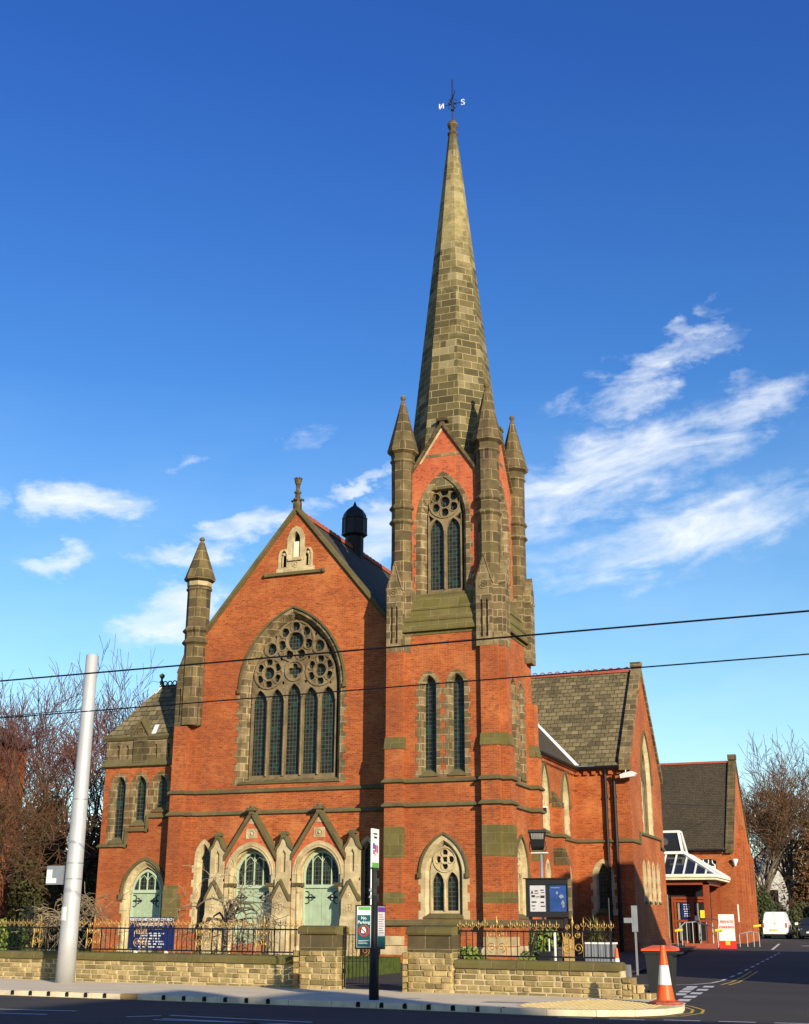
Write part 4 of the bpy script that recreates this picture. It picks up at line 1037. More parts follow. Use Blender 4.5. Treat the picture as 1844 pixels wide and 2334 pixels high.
def markings():
    z = -.096
    w = MB()
    for i in range(9): x = -6.1+i*.94; line_strip(w, [(x, 23.55+.05*i if i > 1 else 23.5), (x+.63, 23.6+.05*i if i > 1 else 23.52)], .11, z)
    for a, b in (((-12.68, 21.06), (-9.65, 20.64)), ((-12.4, 20.04), (-9.89, 20.17)), ((-19, 20.9), (-14.87, 21.3)), ((-18, 20.1), (-14.83, 20.33)), ((-13.2, 20.42), (-12.78, 20.9)), ((-12.38, 20.3), (-4, 19.6))): line_strip(w, [a, b], .10, z)
    for x, y in ((-4.72, 28.3), (-4.82, 29.66), (-4.9, 31.06), (-4.99, 32.6), (-5.09, 34.3), (-5.18, 36.0), (-5.28, 32.0), (-5.38, 33.3), (-5.48, 34.5), (-5.56, 35.6)): line_strip(w, [(x+.03, y-.42), (x-.03, y+.42)], .27, z)
    line_strip(w, [(-8.2, 36.2), (-7.06, 36.35), (-6.45, 36.45), (-5.75, 37.0), (-5.4, 38.2), (-5.32, 39.5)], .10, z)
    for i in range(11): y = 39.8+i*2.6; line_strip(w, [(-5.32-.028*(y-39.5), y), (-5.36-.028*(y-39.5), y+1.3)], .10, z)
    line_strip(w, [(-6.9, 72), (-7.6, 84)], .14, z); line_strip(w, [(-6.0, 80), (-5.2, 80.2)], 1.4, z)
    o = w.build('white_road_markings', 'white_line', origin=(0, 0, 0)); tag(o, kind='structure')
    y = MB()
    line_strip(y, offset(kpts[:8], .16), .06, z)
    for off in (.16, .36): line_strip(y, offset(kpts[7:], off), .06, z)
    for off in (0, .2):
        line_strip(y, [(-8.0, 35.9-off*1.2), (-6.5, 36.0-off*1.2)], .06, z); line_strip(y, [(-5.0+off, 37.2), (-4.95+off, 39), (-5.1+off, 43), (-5.28+off, 47.2)], .07, z)
    o = y.build('yellow_road_lines', 'yellow_line', origin=(0, 0, 0)); tag(o, kind='structure')
markings()
def churchyard():
    m = MB(); P = [(-75, WX(-75)+.3), (-5.6, WX(-5.6)+.3), (-5.4, 30.3), (-7.6, 33.4), (-8.4, 40), (-9.2, 50), (-10.4, 62), (-11.0, 72), (-13, 86), (-75, 86)]
    z = lambda y: .004+gz(y)
    rows = [28, 36, 45, 60, 75, 86]
    # strips so that the yard follows the slope
    import bisect
    rightx = lambda y: -5.5 if y < 30.3 else (-5.4-(y-30.3)*.71 if y < 33.4 else -7.6-(y-33.4)*.085)
    prev = None
    for y in (30, 33.4, 40, 45, 52, 60, 70, 80, 88):
        row = [(-75, y, z(y)), (rightx(y), y, z(y))]
        if prev: m.quad(prev[0], prev[1], row[1], row[0])
        prev = row
    m.quad((-75, WX(-75)+.28, .004), (-5.6, WX(-5.6)+.28, .004), (-5.5, 30, .004), (-75, 30, .004)) if False else m.add([(-75, WX(-75)+.28, .004), (-40, WX(-40)+.28, .004), (-5.6, WX(-5.6)+.28, .004), (rightx(33.4), 33.4, .0045), (-40, 36.5, .0045), (-75, 40.0, .0045)], [(0, 1, 4, 5), (1, 2, 3, 4)])
    o = m.build('churchyard_path', 'asphalt', origin=(0, 0, 0)); tag(o, kind='structure')
    g = MB(); r = random.Random(3)
    areas = [(-36, -15.0, .6, 9.5, .52), (-10.6, -6.9, .5, 1.8, .05)]
    for (x0, x1, a, b, h) in areas:
        g.add([(x0, WX(x0)+a, h), (x1, WX(x1)+a, h), (x1, WX(x1)+b, h*.9), (x0, WX(x0)+b, h*.9)], [(0, 1, 2, 3)])
        if h > .3: g.quad((x1, WX(x1)+a, h), (x1, WX(x1)+b, h*.9), (x1+.02, WX(x1)+b, 0), (x1+.02, WX(x1)+a, 0)); g.quad((x0, WX(x0)+b, h*.9), (x1, WX(x1)+b, h*.9), (x1, WX(x1)+b+.03, 0), (x0, WX(x0)+b+.03, 0))
        for _ in range(int(2600*(x1-x0)*(b-a)/200)):
            x = r.uniform(x0, x1); t = r.uniform(a, b); y = WX(x)+t; zz = h-(h*.1)*(t-a)/(b-a); q = r.uniform(0, 6.28); l = r.uniform(.05, .14)
            g.add([(x-.012*math.cos(q), y-.012*math.sin(q), zz), (x+.012*math.cos(q), y+.012*math.sin(q), zz), (x+r.uniform(-.05, .05), y+r.uniform(-.05, .05), zz+l)], [(0, 1, 2)])
    o = g.build('grass', 'grass_green', origin=(0, 0, 0), fix=False); tag(o, 'short rough grass behind the boundary wall', 'grass', kind='stuff')
churchyard()

# ------------------------------------------------------------------ boundary walls, piers, railings, gate
WU = Vector((1, -.116)).normalized()
WF = Fr((-9, 28.3), (WU.x, WU.y), (WU.y, -WU.x))      # s along the wall, d towards the road
def rubble(m, F, s0, s1, z0, z1, d0, d1, rows, r, lo=.16, hi=.42):
    h = (z1-z0)/rows
    for i in range(rows):
        s = s0+r.uniform(-.1, 0)
        while s < s1-.02:
            w = r.uniform(lo, hi); a, b = max(s, s0)+.005, min(s+w, s1)-.005
            if b-a > .03:
                zz0, zz1 = z0+i*h+.005, z0+(i+1)*h-.005+r.uniform(-.006, .004); dd = d1+r.uniform(-.012, .022); e = .022
                p = [F(a, zz0, d1-.02), F(b, zz0, d1-.02), F(b, zz1, d1-.02), F(a, zz1, d1-.02)]
                q = [F(a+e+r.uniform(0, .02), zz0+e*.8, dd), F(b-e-r.uniform(0, .02), zz0+e*.8, dd), F(b-e-r.uniform(0, .02), zz1-e*.7, dd+r.uniform(-.01, .01)), F(a+e, zz1-e*.7, dd)]
                m.add(p+q, [(4, 5, 6, 7), (0, 1, 5, 4), (1, 2, 6, 5), (2, 3, 7, 6), (3, 0, 4, 7)])
            s += w
def boundary(name, label, s0, s1, seed, steps=()):
    r = random.Random(seed)
    t = thing(name, label, 'wall', (*WF((s0+s1)/2, 0)[:2], 0))
    m = MB(); rubble(m, WF, s0, s1, -.06, .535, -.2, .0, 5, r)
    for (a, b, z) in steps:
        rubble(m, WF, a, b, -.08, z, -.2, .0, max(1, int(round(z/.12))), r)
        m.fbox(WF, a, b, -.1, z-.01, -.38, -.03)
    m.build('stone_courses', 'wall_rubble', t)
    b = MB(); b.fbox(WF, s0, s1, -.1, .54, -.33, -.016); b.build('mortar_bed', 'mortar', t)
    c = MB(); s = s0
    while s < s1-.05:
        w = min(r.uniform(.9, 1.6), s1-s); q = r.uniform(-.006, .006)
        prof = [(-.40, .54), (.05, .54), (.055, .64), (.0, .705), (-.16, .725+q), (-.34, .70), (-.40, .64)]
        c.add([WF(s+.006, z, d) for d, z in prof]+[WF(s+w-.006, z, d) for d, z in prof], [tuple(range(7)), tuple(range(7, 14))]+[(i, (i+1) % 7, (i+1) % 7+7, i+7) for i in range(7)]); s += w
    c.build('coping', 'stone_moss', t)
boundary('boundary_wall', 'long low coursed stone wall under railings behind the silver pole', -32.0, -4.86, 5)
boundary('boundary_wall', 'low coursed stone wall whose broken end steps down towards the traffic cones', -.74, 3.18, 6, ((3.18, 3.4, .42), (3.4, 3.56, .28), (3.56, 3.82, .12)))
def pier(s0, s1, label, seed):
    r = random.Random(seed); t = thing('gate_pier', label, 'pier', (*WF((s0+s1)/2, 0)[:2], 0), 'gate piers of the churchyard')
    m = MB(); rubble(m, WF, s0, s1, -.06, .86, -.2, .09, 7, r, .22, .44)
    for q, nrm in ((s0, -1), (s1, 1)):
        SF = Fr(WF(q, 0, 0)[:2], (-WF.n.x*nrm*-1, -WF.n.y*nrm*-1), (WU.x*nrm, WU.y*nrm)); rubble(m, SF, -.36, .06, -.06, .86, -.1, .01, 7, r, .2, .4)
    m.build('stone_courses', 'wall_rubble', t)
    b = MB(); b.fbox(WF, s0+.01, s1-.01, -.1, .87, -.36, .07); b.build('mortar_bed', 'mortar', t)
    k = MB(); k.fbox(WF, s0-.005, s1+.005, .87, 1.23, -.37, .095); k.build('block', 'stone_dark', t)
    c = MB(); prof = [(-.42, 1.235), (.14, 1.235), (.16, 1.28), (.15, 1.36), (.09, 1.405), (-.14, 1.43), (-.37, 1.405), (-.43, 1.36), (-.44, 1.28)]
    c.add([WF(s0-.02, z, d) for d, z in prof]+[WF(s1+.02, z, d) for d, z in prof], [tuple(range(9)), tuple(range(9, 18))]+[(i, (i+1) % 9, (i+1) % 9+9, i+9) for i in range(9)]); c.build('cap', 'stone_moss', t)
pier(-4.86, -3.80, 'squat stone gate pier at the end of the long wall by the iron gate', 11)
pier(-1.90, -.76, 'squat stone gate pier joined to the wall with the broken end', 12)

def spike(b, g, s, z, d=-.17, h=.21):
    g.bar(WF(s, z, d), WF(s, z+h, d), .016, .012)
    g.add([WF(s-.02, z+h*.66, d), WF(s, z+h+.03, d), WF(s+.02, z+h*.66, d), WF(s, z+h*.5, d), WF(s, z+h*.72, d+.012)], [(0, 1, 4), (1, 2, 4), (2, 3, 4), (3, 0, 4), (0, 3, 2, 1)])
    for sg in (-1, 1): g.tube([WF(s+sg*.05*math.sin(t)*1.0+sg*.012*t*.5, z+h*.35+.05*(1-math.cos(t)), d) for t in (0, .6, 1.2, 1.8, 2.3)], [.010, .011, .010, .008, .007], 4)
def scroll(g, s, d=-.17):
    z0 = .86
    for sg in (-1, 1):
        for cz, r0, tw in ((z0+.13, .115, 1), (z0+.40, .075, -1), (z0+.57, .06, 1)):
            pts = []
            for j in range(18):
                t = j/17; a = (-math.pi/2 if tw > 0 else math.pi/2)+tw*t*3.4*math.pi*.9; r = r0*(1-.82*t); pts.append(WF(s+sg*(.125-(.02 if cz > 1.2 else 0)+r*math.cos(a)*.98-(r0 if 0 else 0)), cz+r*math.sin(a), d))
            g.tube(pts, .012, 4)
        g.tube([WF(s+sg*.24, .80, d), WF(s+sg*.245, 1.0, d), WF(s+sg*.22, 1.2, d), WF(s+sg*.24, 1.33, d)], .012, 4)
    g.bar(WF(s, .8, d), WF(s, 1.62, d), .03, .012)
    g.add([WF(s-.035, 1.5, d), WF(s, 1.68, d), WF(s+.035, 1.5, d), WF(s, 1.42, d), WF(s, 1.54, d+.02)], [(0, 1, 4), (1, 2, 4), (2, 3, 4), (3, 0, 4), (0, 3, 2, 1)])
    for zz in (1.2, .98): g.sphere(WF(s, zz, d), .035, 6)
def railing(label, s0, s1, scrolls, d=-.17):
    t = thing('iron_railing', label, 'railing', (*WF((s0+s1)/2, .7)[:2], .7), 'spiked railings on the boundary wall')
    b = MB(); g = MB()
    for z in (.80, 1.33): b.bar(WF(s0, z, d), WF(s1, z, d), .018, .035)
    s = s0+.02; k = 0
    while s < s1:
        near = min([abs(s-q) for q in scrolls]+[9])
        if near > .22:
            post = abs(near-.27) < .07
            b.tube([WF(s, .70 if k % 6 == 0 or post else .79, d), WF(s, 1.36, d)], .016 if post else .011, 5); spike(b, g, s, 1.34, d, .27 if post else .20)
        s += .158; k += 1
    b.build('bars', 'iron', t)
    g.build('gilded_spikes', 'gold_paint', t)
    for q in scrolls:
        h = MB(); scroll(h, q, d); h.build('scroll_panel', 'gold_paint', t)
railing('long black iron railing with gilt spikes and scrolls before the blue signboard', -20.0, -4.9, [-17.3, -15.4, -13.46, -11.55, -9.95, -7.92, -6.08])
railing('short black iron railing with gilt spikes before the notice cabinet', -.70, 3.0, [.24, 2.06])
def gate():
    t = thing('iron_gate', 'open black iron gate with gilt scrollwork hung on a stone pier', 'gate', (*WF(-3.7, 0)[:2], 0))
    o = Vector(WF(-3.70, 0, -.12)[:2]); u = Vector((.62, .78)).normalized()
    GF = Fr(o, u, (u.y, -u.x)); b = MB(); L = .82
    for s in (0, L): b.bar(GF(s, .04), GF(s, 1.42), .035)
    for z in (.10, .62, 1.22): b.bar(GF(0, z), GF(L, z), .03, .02)
    for i in range(1, 8): b.tube([GF(L*i/8, .1), GF(L*i/8, 1.24)], .010, 5)
    b.build('gate_bars', 'iron', t)
    g = MB()
    for i in range(1, 8):
        s = L*i/8; g.bar(GF(s, 1.24), GF(s, 1.42), .016, .012)
        for sg in (-1, 1): g.tube([GF(s+sg*.035*math.sin(q), 1.28+.045*(1-math.cos(q))) for q in (0, .7, 1.4, 2.1)], .009, 4)
        if i % 2: g.bar(GF(s, .62), GF(s, .78), .014, .012)
    for sg in (-1, 1):
        for cz, r0 in ((.86, .12), (1.08, .09)): g.tube([GF(L/2+sg*(.15+r0*(1-.8*j/15)*math.cos(-1.57+j*.62)), cz+r0*(1-.8*j/15)*math.sin(-1.57+j*.62)) for j in range(16)], .011, 4)
    g.build('gilded_scrolls', 'gold_paint', t)
gate()
# ------------------------------------------------------------------ street things
def text_mesh(parent, name, body, size, loc, rot, mat, align='CENTER', ext=.004, mirror=False, bold=0.0, sp=1.0):
    cu = bpy.data.curves.new(name, 'FONT'); cu.body = body; cu.size = size; cu.extrude = ext; cu.align_x = align; cu.align_y = 'CENTER'; cu.offset = bold; cu.space_line = sp; cu.resolution_u = 2
    o = bpy.data.objects.new(name, cu); COL.objects.link(o); bpy.context.view_layer.update()
    dg = bpy.context.evaluated_depsgraph_get(); me = bpy.data.meshes.new_from_object(o.evaluated_get(dg)); bpy.data.objects.remove(o)
    t = bpy.data.objects.new(name, me); COL.objects.link(t); me.materials.clear(); me.materials.append(MATS[mat])
    off = Vector((0, 0, 0)); q = parent
    while q is not None: off += q.location; q = q.parent
    t.parent = parent; t.location = Vector(loc)-off; t.rotation_euler = rot
    if mirror: t.scale = (-1, 1, 1)
    return t

def tram_pole():
    x, y = -20.43, 28.65
    t = thing('silver_pole', 'tall leaning silver steel pole on the pavement against the wall', 'pole', (x, y, 0))
    m = MB(); m.lathe(x, y, [(.245, 0), (.235, 1.2), (.205, 4.6), (.20, 4.62), (.185, 6.2), (.165, 8.55), (.15, 8.56)], 24)
    m.build('shaft', 'silver_metal', t, True)
    b = MB()
    for z, r in ((2.55, .226), (2.95, .222), (4.6, .209)): b.lathe(x, y, [(r, z), (r+.004, z+.006), (r+.004, z+.022), (r, z+.028)], 24)
    b.build('steel_band', 'galvanised', t, True)
    s = MB(); s.box(x-.78, x-.26, y-.12, y-.02, 2.42, 2.90); s.build('cabinet', 'galvanised', t)
    l = MB(); l.box(x-.77, x-.60, y-.125, y-.12, 2.46, 2.80); l.box(x-.60, x-.46, y-.125, y-.12, 2.46, 2.58); l.build('white_label', 'white_paint', t)
    p = MB(); p.lathe(x, y, [(.243, 1.55), (.246, 1.56), (.243, 1.9)], 24); 
    q = MB(); F = Fr((x, y), (1, 0), (0, -1))
    q.add([(x+.244*math.sin(a), y-.244*math.cos(a), z) for z in (1.52, 1.86) for a in [-.75+.15*i for i in range(7)]], [(i, i+1, i+8, i+7) for i in range(6)]); q.build('notice', 'white_paint', t)
    k = MB(); k.sphere((x-.19, y-.03, 7.05), .045, 8); k.build('eye_bolt', 'galvanised', t)
tram_pole()

def bus_stop():
    x, y = -10.44, 25.3
    t = thing('bus_stop', 'black bus stop post with white flag sign and timetable cases', 'bus stop', (x, y, 0))
    m = MB(); m.lathe(x, y, [(.105, 0), (.10, .9), (.085, 1.0), (.05, 1.05), (.045, 2.05)], 12); m.build('post', 'black_plastic', t, True)
    g = MB(); g.tube([(x-.09, y, 1.7), (x-.10, y, 3.42)], .02, 6); g.tube([(x-.10, y, 3.40), (x-.02, y, 3.40)], .015, 5); g.tube([(x-.10, y, 2.72), (x-.02, y, 2.72)], .015, 5)
    for z in (2.02, 2.16): g.sphere((x-.10, y-.01, z), .04, 8)
    g.build('sign_rail', 'galvanised', t)
    u = Vector((.0, 1)).normalized(); F = Fr((x-.03, y-.16), u, (u.y, -u.x))
    f = MB(); f.fbox(F, .0, .40, 2.62, 3.42, -.012, .012); fo = f.build('flag', 'white_paint', t)
    c = MB(); c.fbox(F, .02, .38, 2.62, 2.72, .013, .016); c.build('green_strip', 'green_paint', fo)
    p = MB()
    for i, (a, z, w, h) in enumerate(((.06, 3.0, .1, .12), (.18, 2.94, .07, .15), (.08, 2.9, .07, .08))): p.fbox(F, a, a+w, z, z+h, .013, .016)
    p.build('route_panel', 'purple_paint', fo)
    r = MB(); r.fbox(F, .27, .34, 2.92, 3.08, .013, .016); r.fbox(F, .16, .2, 2.86, 2.92, .013, .016); r.build('route_panel', 'red_paint', fo)
    k = MB(); k.fbox(F, .08, .3, 3.30, 3.33, .013, .016); k.fbox(F, .12, .28, 3.22, 3.26, .013, .016); k.build('flag_lettering', 'black_plastic', fo)
    # notice case facing the road
    cf = Fr((x-.16, y-.06), (.98, .2), (.2, -.98))
    b = MB(); b.fbox(cf, -.235, .13, .98, 1.86, -.05, .03); bo = b.build('notice_case', 'black_plastic', t)
    w = MB(); w.fbox(cf, -.20, .10, 1.02, 1.83, .03, .034); w.build('paper', 'white_paint', bo)
    q = MB(); q.fbox(cf, -.19, .09, 1.03, 1.66, .034, .038); q.build('poster', 'teal_paint', bo)
    e = MB(); e.fbox(cf, -.17, .09, 1.76, 1.82, .034, .038); e.build('green_strip', 'green_paint', bo)
    rot = (RAD(90), 0, math.atan2(.2, .98))
    text_mesh(bo, 'lettering', 'No\nParking', .088, cf(-.05, 1.555, .040), rot, 'white_paint', sp=.95, bold=.001)
    a = MB(); a.tube([cf(-.05+.105*math.cos(q_), 1.345+.105*math.sin(q_), .04) for q_ in [j*math.pi/10 for j in range(20)]], .014, 5, True); a.bar(cf(-.05-.07, 1.345+.07, .042), cf(-.05+.07, 1.345-.07, .042), .022, .008, (0, 1, 0)); a.build('prohibition_ring', 'red_paint', bo)
    v = MB(); v.fbox(cf, -.10, -.0, 1.30, 1.38, .038, .041); v.fbox(cf, -.085, -.02, 1.38, 1.42, .038, .041); v.fbox(cf, -.165, .06, 1.15, 1.158, .038, .0405); v.fbox(cf, -.165, .02, 1.12, 1.128, .038, .0405); v.fbox(cf, -.165, .04, 1.09, 1.098, .038, .0405); v.build('poster_print', 'white_paint', bo)
    df = Fr((x+.06, y+.02), (.12, .99), (.99, -.12))
    b = MB(); b.fbox(df, -.06, .30, .98, 1.86, -.06, .02); bo = b.build('timetable_case', 'black_plastic', t)
    w = MB(); w.fbox(df, -.03, .27, 1.02, 1.83, .02, .024); w.build('paper', 'paper', bo)
    q = MB(); q.fbox(df, -.03, .27, 1.72, 1.82, .024, .028); q.build('header', 'purple_paint', bo)
    q = MB(); q.fbox(df, -.03, .27, 1.02, 1.24, .024, .028); q.build('advert', 'teal_paint', bo)
    q = MB()
    for i in range(9): q.fbox(df, 0, .22-.03*(i % 3), 1.30+i*.045, 1.31+i*.045, .024, .027)
    q.build('timetable_lines', 'grey_plastic', bo)
bus_stop()

def blue_board():
    y = 33.0; x0, x1 = -21.42, -19.78
    u = Vector((x1-x0, -.22)).normalized(); F = Fr((x0, y), u, (u.y, -u.x)); L = 1.66
    t = thing('church_signboard', 'blue signboard with white lettering on the lawn behind the railings', 'signboard', (x0+.8, y, 0))
    b = MB(); b.fbox(F, 0, L, .74, 1.62, -.03, .03); bo = b.build('board', 'blue_board', t)
    for s in (.22, L-.3):
        p = MB(); p.fbox(F, s-.04, s+.04, 0, 1.5, -.11, -.032); p.build('post', 'white_paint', t)
    rot = (RAD(90), 0, math.atan2(u.y, u.x))
    text_mesh(bo, 'lettering', 'BEESTON METHODIST CHURCH', .113, F(L/2, 1.55, .034), rot, 'white_paint', bold=.002)
    text_mesh(bo, 'lettering', 'CHILWELL ROAD', .11, F(L/2, 1.415, .034), rot, 'white_paint', bold=.002)
    d = MB(); r = random.Random(4)
    for z, a, bb in ((1.30, .38, 1.3), (1.17, .3, 1.35), (1.11, .5, 1.2), (1.03, .42, 1.15), (.95, .36, 1.3), (.88, .44, 1.4), (.80, .40, 1.25)):
        s = a
        while s < bb: w = r.uniform(.03, .13); d.fbox(F, s, min(s+w, bb), z-.018, z+.018, .03, .034); s += w+r.uniform(.02, .09)
    d.build('small_print', 'white_paint', bo)
blue_board()

def notice_cabinet():
    x0, y0 = -10.16, 36.0; u = Vector((1.0, .06)).normalized(); F = Fr((x0, y0), u, (u.y, -u.x)); L = 1.22
    t = thing('notice_cabinet', 'black glazed notice cabinet holding a white and a blue poster', 'noticeboard', (x0+.6, y0, 0))
    b = MB(); b.fbox(F, 0, L, 1.66, 2.70, -.09, .0)
    for a, c, z0, z1 in ((0, L, 1.66, 1.80), (0, L, 2.54, 2.70), (0, .10, 1.8, 2.54), (L-.02, L, 1.8, 2.54), (.60, .67, 1.8, 2.54)): b.fbox(F, a, c, z0, z1, 0, .05)
    bo = b.build('case', 'black_plastic', t)
    r = MB(); r.fbox(F, -.06, L+.06, 2.70, 2.73, -.12, .09); r.build('top_rail', 'black_plastic', t)
    e = MB(); e.fbox(F, L, L+.09, 1.62, 2.70, -.08, .02); e.build('weathered_edge', 'stone', t)
    p = MB(); p.fbox(F, .115, .59, 1.81, 2.53, .002, .012); po = p.build('white_poster', 'paper', bo)
    k = MB(); rr = random.Random(8)
    k.prism(F, [(.14, 2.30), (.22, 2.30), (.18, 2.40)], [], .012, .016, back=False)
    for s, z, w, h in ((.25, 2.36, .1, .03), (.25, 2.30, .12, .02), (.42, 2.38, .1, .03), (.44, 2.32, .1, .02), (.16, 2.2, .1, .06), (.28, 2.2, .12, .02), (.42, 2.18, .12, .07), (.16, 2.05, .14, .04), (.42, 2.04, .1, .04), (.16, 1.95, .1, .03), (.42, 1.94, .13, .03), (.18, 1.87, .08, .02)): k.fbox(F, s, s+w, z, z+h, .012, .016)
    k.build('lettering', 'grey_plastic', po)
    q = MB(); q.fbox(F, .68, L-.03, 1.81, 2.53, .002, .012); qo = q.build('blue_poster', 'poster_blue', bo)
    k = MB()
    for cx, cz, a, c in ((1.02, 2.22, .07, .06), (1.06, 2.04, .05, .09), (.90, 2.32, .03, .05), (1.07, 1.97, .04, .06)): k.prism(F, [(cx+a*math.cos(i*.7+.2)*(1-.25*(i % 2)), cz+c*math.sin(i*.7+.2)*(1-.2*(i % 2))) for i in range(9)], [], .012, .015, back=False)
    k.fbox(F, .72, .98, 2.45, 2.47, .012, .015); k.build('poster_print', 'galvanised', qo)
    for s in (.10, L-.1):
        g = MB(); g.fbox(F, s-.045, s+.045, 0, 1.7, -.10, -.01); g.build('leg', 'dark_timber', t)
    a = MB(); a.fbox(F, .06, L-.05, 1.36, 1.60, -.07, -.03); a.build('back_rail', 'dark_timber', t)
notice_cabinet()

def floodlight():
    x, y = -9.95, 37.0
    t = thing('floodlight', 'large black floodlight with a ribbed glass front on a pale post', 'floodlight', (x, y, 0))
    m = MB(); m.tube([(x, y, 0), (x, y, 3.46)], .045, 8); m.build('post', 'galvanised', t, True)
    a = MB(); a.fbox(front(x, y), -.29, .20, 3.46, 3.49, -.08, .08); a.build('bracket', 'white_paint', t)
    u = Vector((.96, .28)); F = Fr((x-.10, y), u, (u.y, -u.x))
    b = MB()
    # wedge shaped housing leaning back
    fr = [(-.26, 4.06, .30), (.24, 4.06, .30), (.20, 3.66, .12), (-.20, 3.66, .12)]; bk = [(-.26, 4.10, -.16), (.24, 4.10, -.16), (.17, 3.56, -.12), (-.17, 3.56, -.12)]
    b.add([F(*p) for p in fr]+[F(*p) for p in bk], [(0, 1, 2, 3), (7, 6, 5, 4), (0, 4, 5, 1), (1, 5, 6, 2), (2, 6, 7, 3), (3, 7, 4, 0)])
    b.fbox(F, -.28, .26, 4.05, 4.13, -.18, .34)
    ho = b.build('housing', 'black_plastic', t)
    l = MB(); l.add([F(-.21, 4.02, .29), F(.19, 4.02, .29), F(.165, 3.86, .225), F(-.175, 3.86, .225)], [(0, 1, 2, 3)]); l.build('glass_front', 'light_lens', ho)
    k = MB()
    for i in range(9): k.bar(F(-.20+i*.048, 4.03, .30), F(-.17+i*.042, 3.86, .235), .008)
    k.build('grille', 'galvanised', ho)
    c = MB(); c.tube([F(.24, 3.8, .0), F(.26, 3.6, .05), F(.2, 3.49, .0)], .015, 5); c.tube([F(-.22, 3.8, .0), F(-.24, 3.6, .05), F(-.2, 3.49, .0)], .015, 5); c.build('yoke', 'black_plastic', t)
floodlight()

def traffic_cone(label, x, y, z, h, base=True):
    t = thing('traffic_cone', label, 'traffic cone', (x, y, z), 'orange and white traffic cones')
    k = h/1.0
    R = lambda f: (.16*(1-f)+.042*f)*k
    for a, b_, mt in ((.06, .33, 'orange_plastic'), (.33, .66, 'white_paint'), (.66, 1.0, 'orange_plastic')):
        m = MB(); prof = [(R(a), z+h*a), (R(b_), z+h*b_)]
        if a < .1: prof = [(.195*k, z+h*.045), (.185*k, z+h*.06)]+[(R(a)+.008*k, z+h*.085), (R(b_), z+h*b_)]
        m.lathe(x, y, prof, 20, 0, b_ > .9)
        m.build('cone_sleeve' if mt != 'white_paint' else 'reflective_sleeve', mt, t, False)
    if base:
        b = MB(); b.lathe(x, y, [(.30*k, z), (.31*k, z+.02), (.30*k, z+.05), (.20*k, z+.07*k)], 8, RAD(22)); b.build('rubber_base', 'terracotta', t)
traffic_cone('large orange and white traffic cone in front of the black bin', -4.64, 26.35, .002, 1.1)
traffic_cone('small traffic cone standing behind the broken end of the wall', -6.0, 28.35, .38, .62)
def rubble_heap():
    m = MB(); r = random.Random(5)
    for i in range(14):
        x = -6.0+r.uniform(-.35, .35); y = 28.55+r.uniform(-.3, .4); z = r.uniform(0, .28); a = r.uniform(.08, .16)
        m.lathe(x, y, [(a*.6, z), (a, z+a*.5), (a*.7, z+a), (.02, z+a*1.05)], 6, r.uniform(0, 3))
    m.box(-6.25, -5.75, 28.1, 28.6, 0, .37)
    o = m.build('stone_block', 'kerb_stone', origin=(-6, 28.4, 0)); tag(o, 'pale stone block carrying the small cone behind the wall', 'block')
rubble_heap()
def wheelie_bin():
    x, y = -5.28, 29.7
    t = thing('wheelie_bin', 'dark grey wheelie bin with an orange lid behind the big cone', 'bin', (x, y, -.1)); z0 = -.1
    m = MB(); b = [(-.24, -.26), (.24, -.26), (.24, .26), (-.24, .26)]; k = [(-.30, -.36), (.30, -.36), (.30, .34), (-.30, .34)]
    vs = [(x+p[0], y+p[1], z0+.06) for p in b]+[(x+p[0], y+p[1], z0+1.02) for p in k]
    m.add(vs, [(3, 2, 1, 0), (4, 5, 6, 7), (0, 1, 5, 4), (1, 2, 6, 5), (2, 3, 7, 6), (3, 0, 4, 7)]); m.box(x-.33, x+.33, y-.38, y+.38, z0+.97, z0+1.03)
    m.build('body', 'grey_plastic', t)
    l = MB(); l.add([(x-.36, y-.42, z0+1.03), (x+.36, y-.42, z0+1.03), (x+.36, y+.42, z0+1.03), (x-.36, y+.42, z0+1.03), (x-.36, y-.42, z0+1.07), (x+.36, y-.42, z0+1.07), (x+.34, y+.4, z0+1.10), (x-.34, y+.4, z0+1.10), (x-.22, y-.2, z0+1.12), (x+.22, y-.2, z0+1.12), (x+.22, y+.25, z0+1.14), (x-.22, y+.25, z0+1.14)],
                    [(3, 2, 1, 0), (0, 1, 5, 4), (1, 2, 6, 5), (2, 3, 7, 6), (3, 0, 4, 7), (4, 5, 9, 8), (5, 6, 10, 9), (6, 7, 11, 10), (7, 4, 8, 11), (8, 9, 10, 11)])
    l.build('lid', 'orange_plastic', t)
    h = MB(); h.tube([(x+.36, y-.2, z0+.98), (x+.46, y-.2, z0+.98), (x+.46, y+.25, z0+.98), (x+.36, y+.25, z0+.98)], .018, 6); h.build('handle', 'grey_plastic', t)
    for sy in (-.2, .2):
        w = MB(); w.tube([(x-.28, y+sy-.03, z0+.1), (x-.28, y+sy+.03, z0+.1)], .1, 12); w.build('wheel', 'rubber', t)
wheelie_bin()
def bollard_slab():
    u = Vector((.98, -.2)); F = Fr((-6.15, 29.7), u, (u.y, -u.x))
    t = thing('grey_bollard', 'flat grey slab of a bollard beside the wall end', 'bollard', (-6, 29.7, 0))
    m = MB(); m.fbox(F, -.17, .17, -.1, .62, -.08, .08); m.build('slab', 'galvanised', t)
    r = MB(); r.fbox(F, .17, .22, -.1, .25, -.06, .06); r.build('red_marker', 'red_paint', t)
bollard_slab()
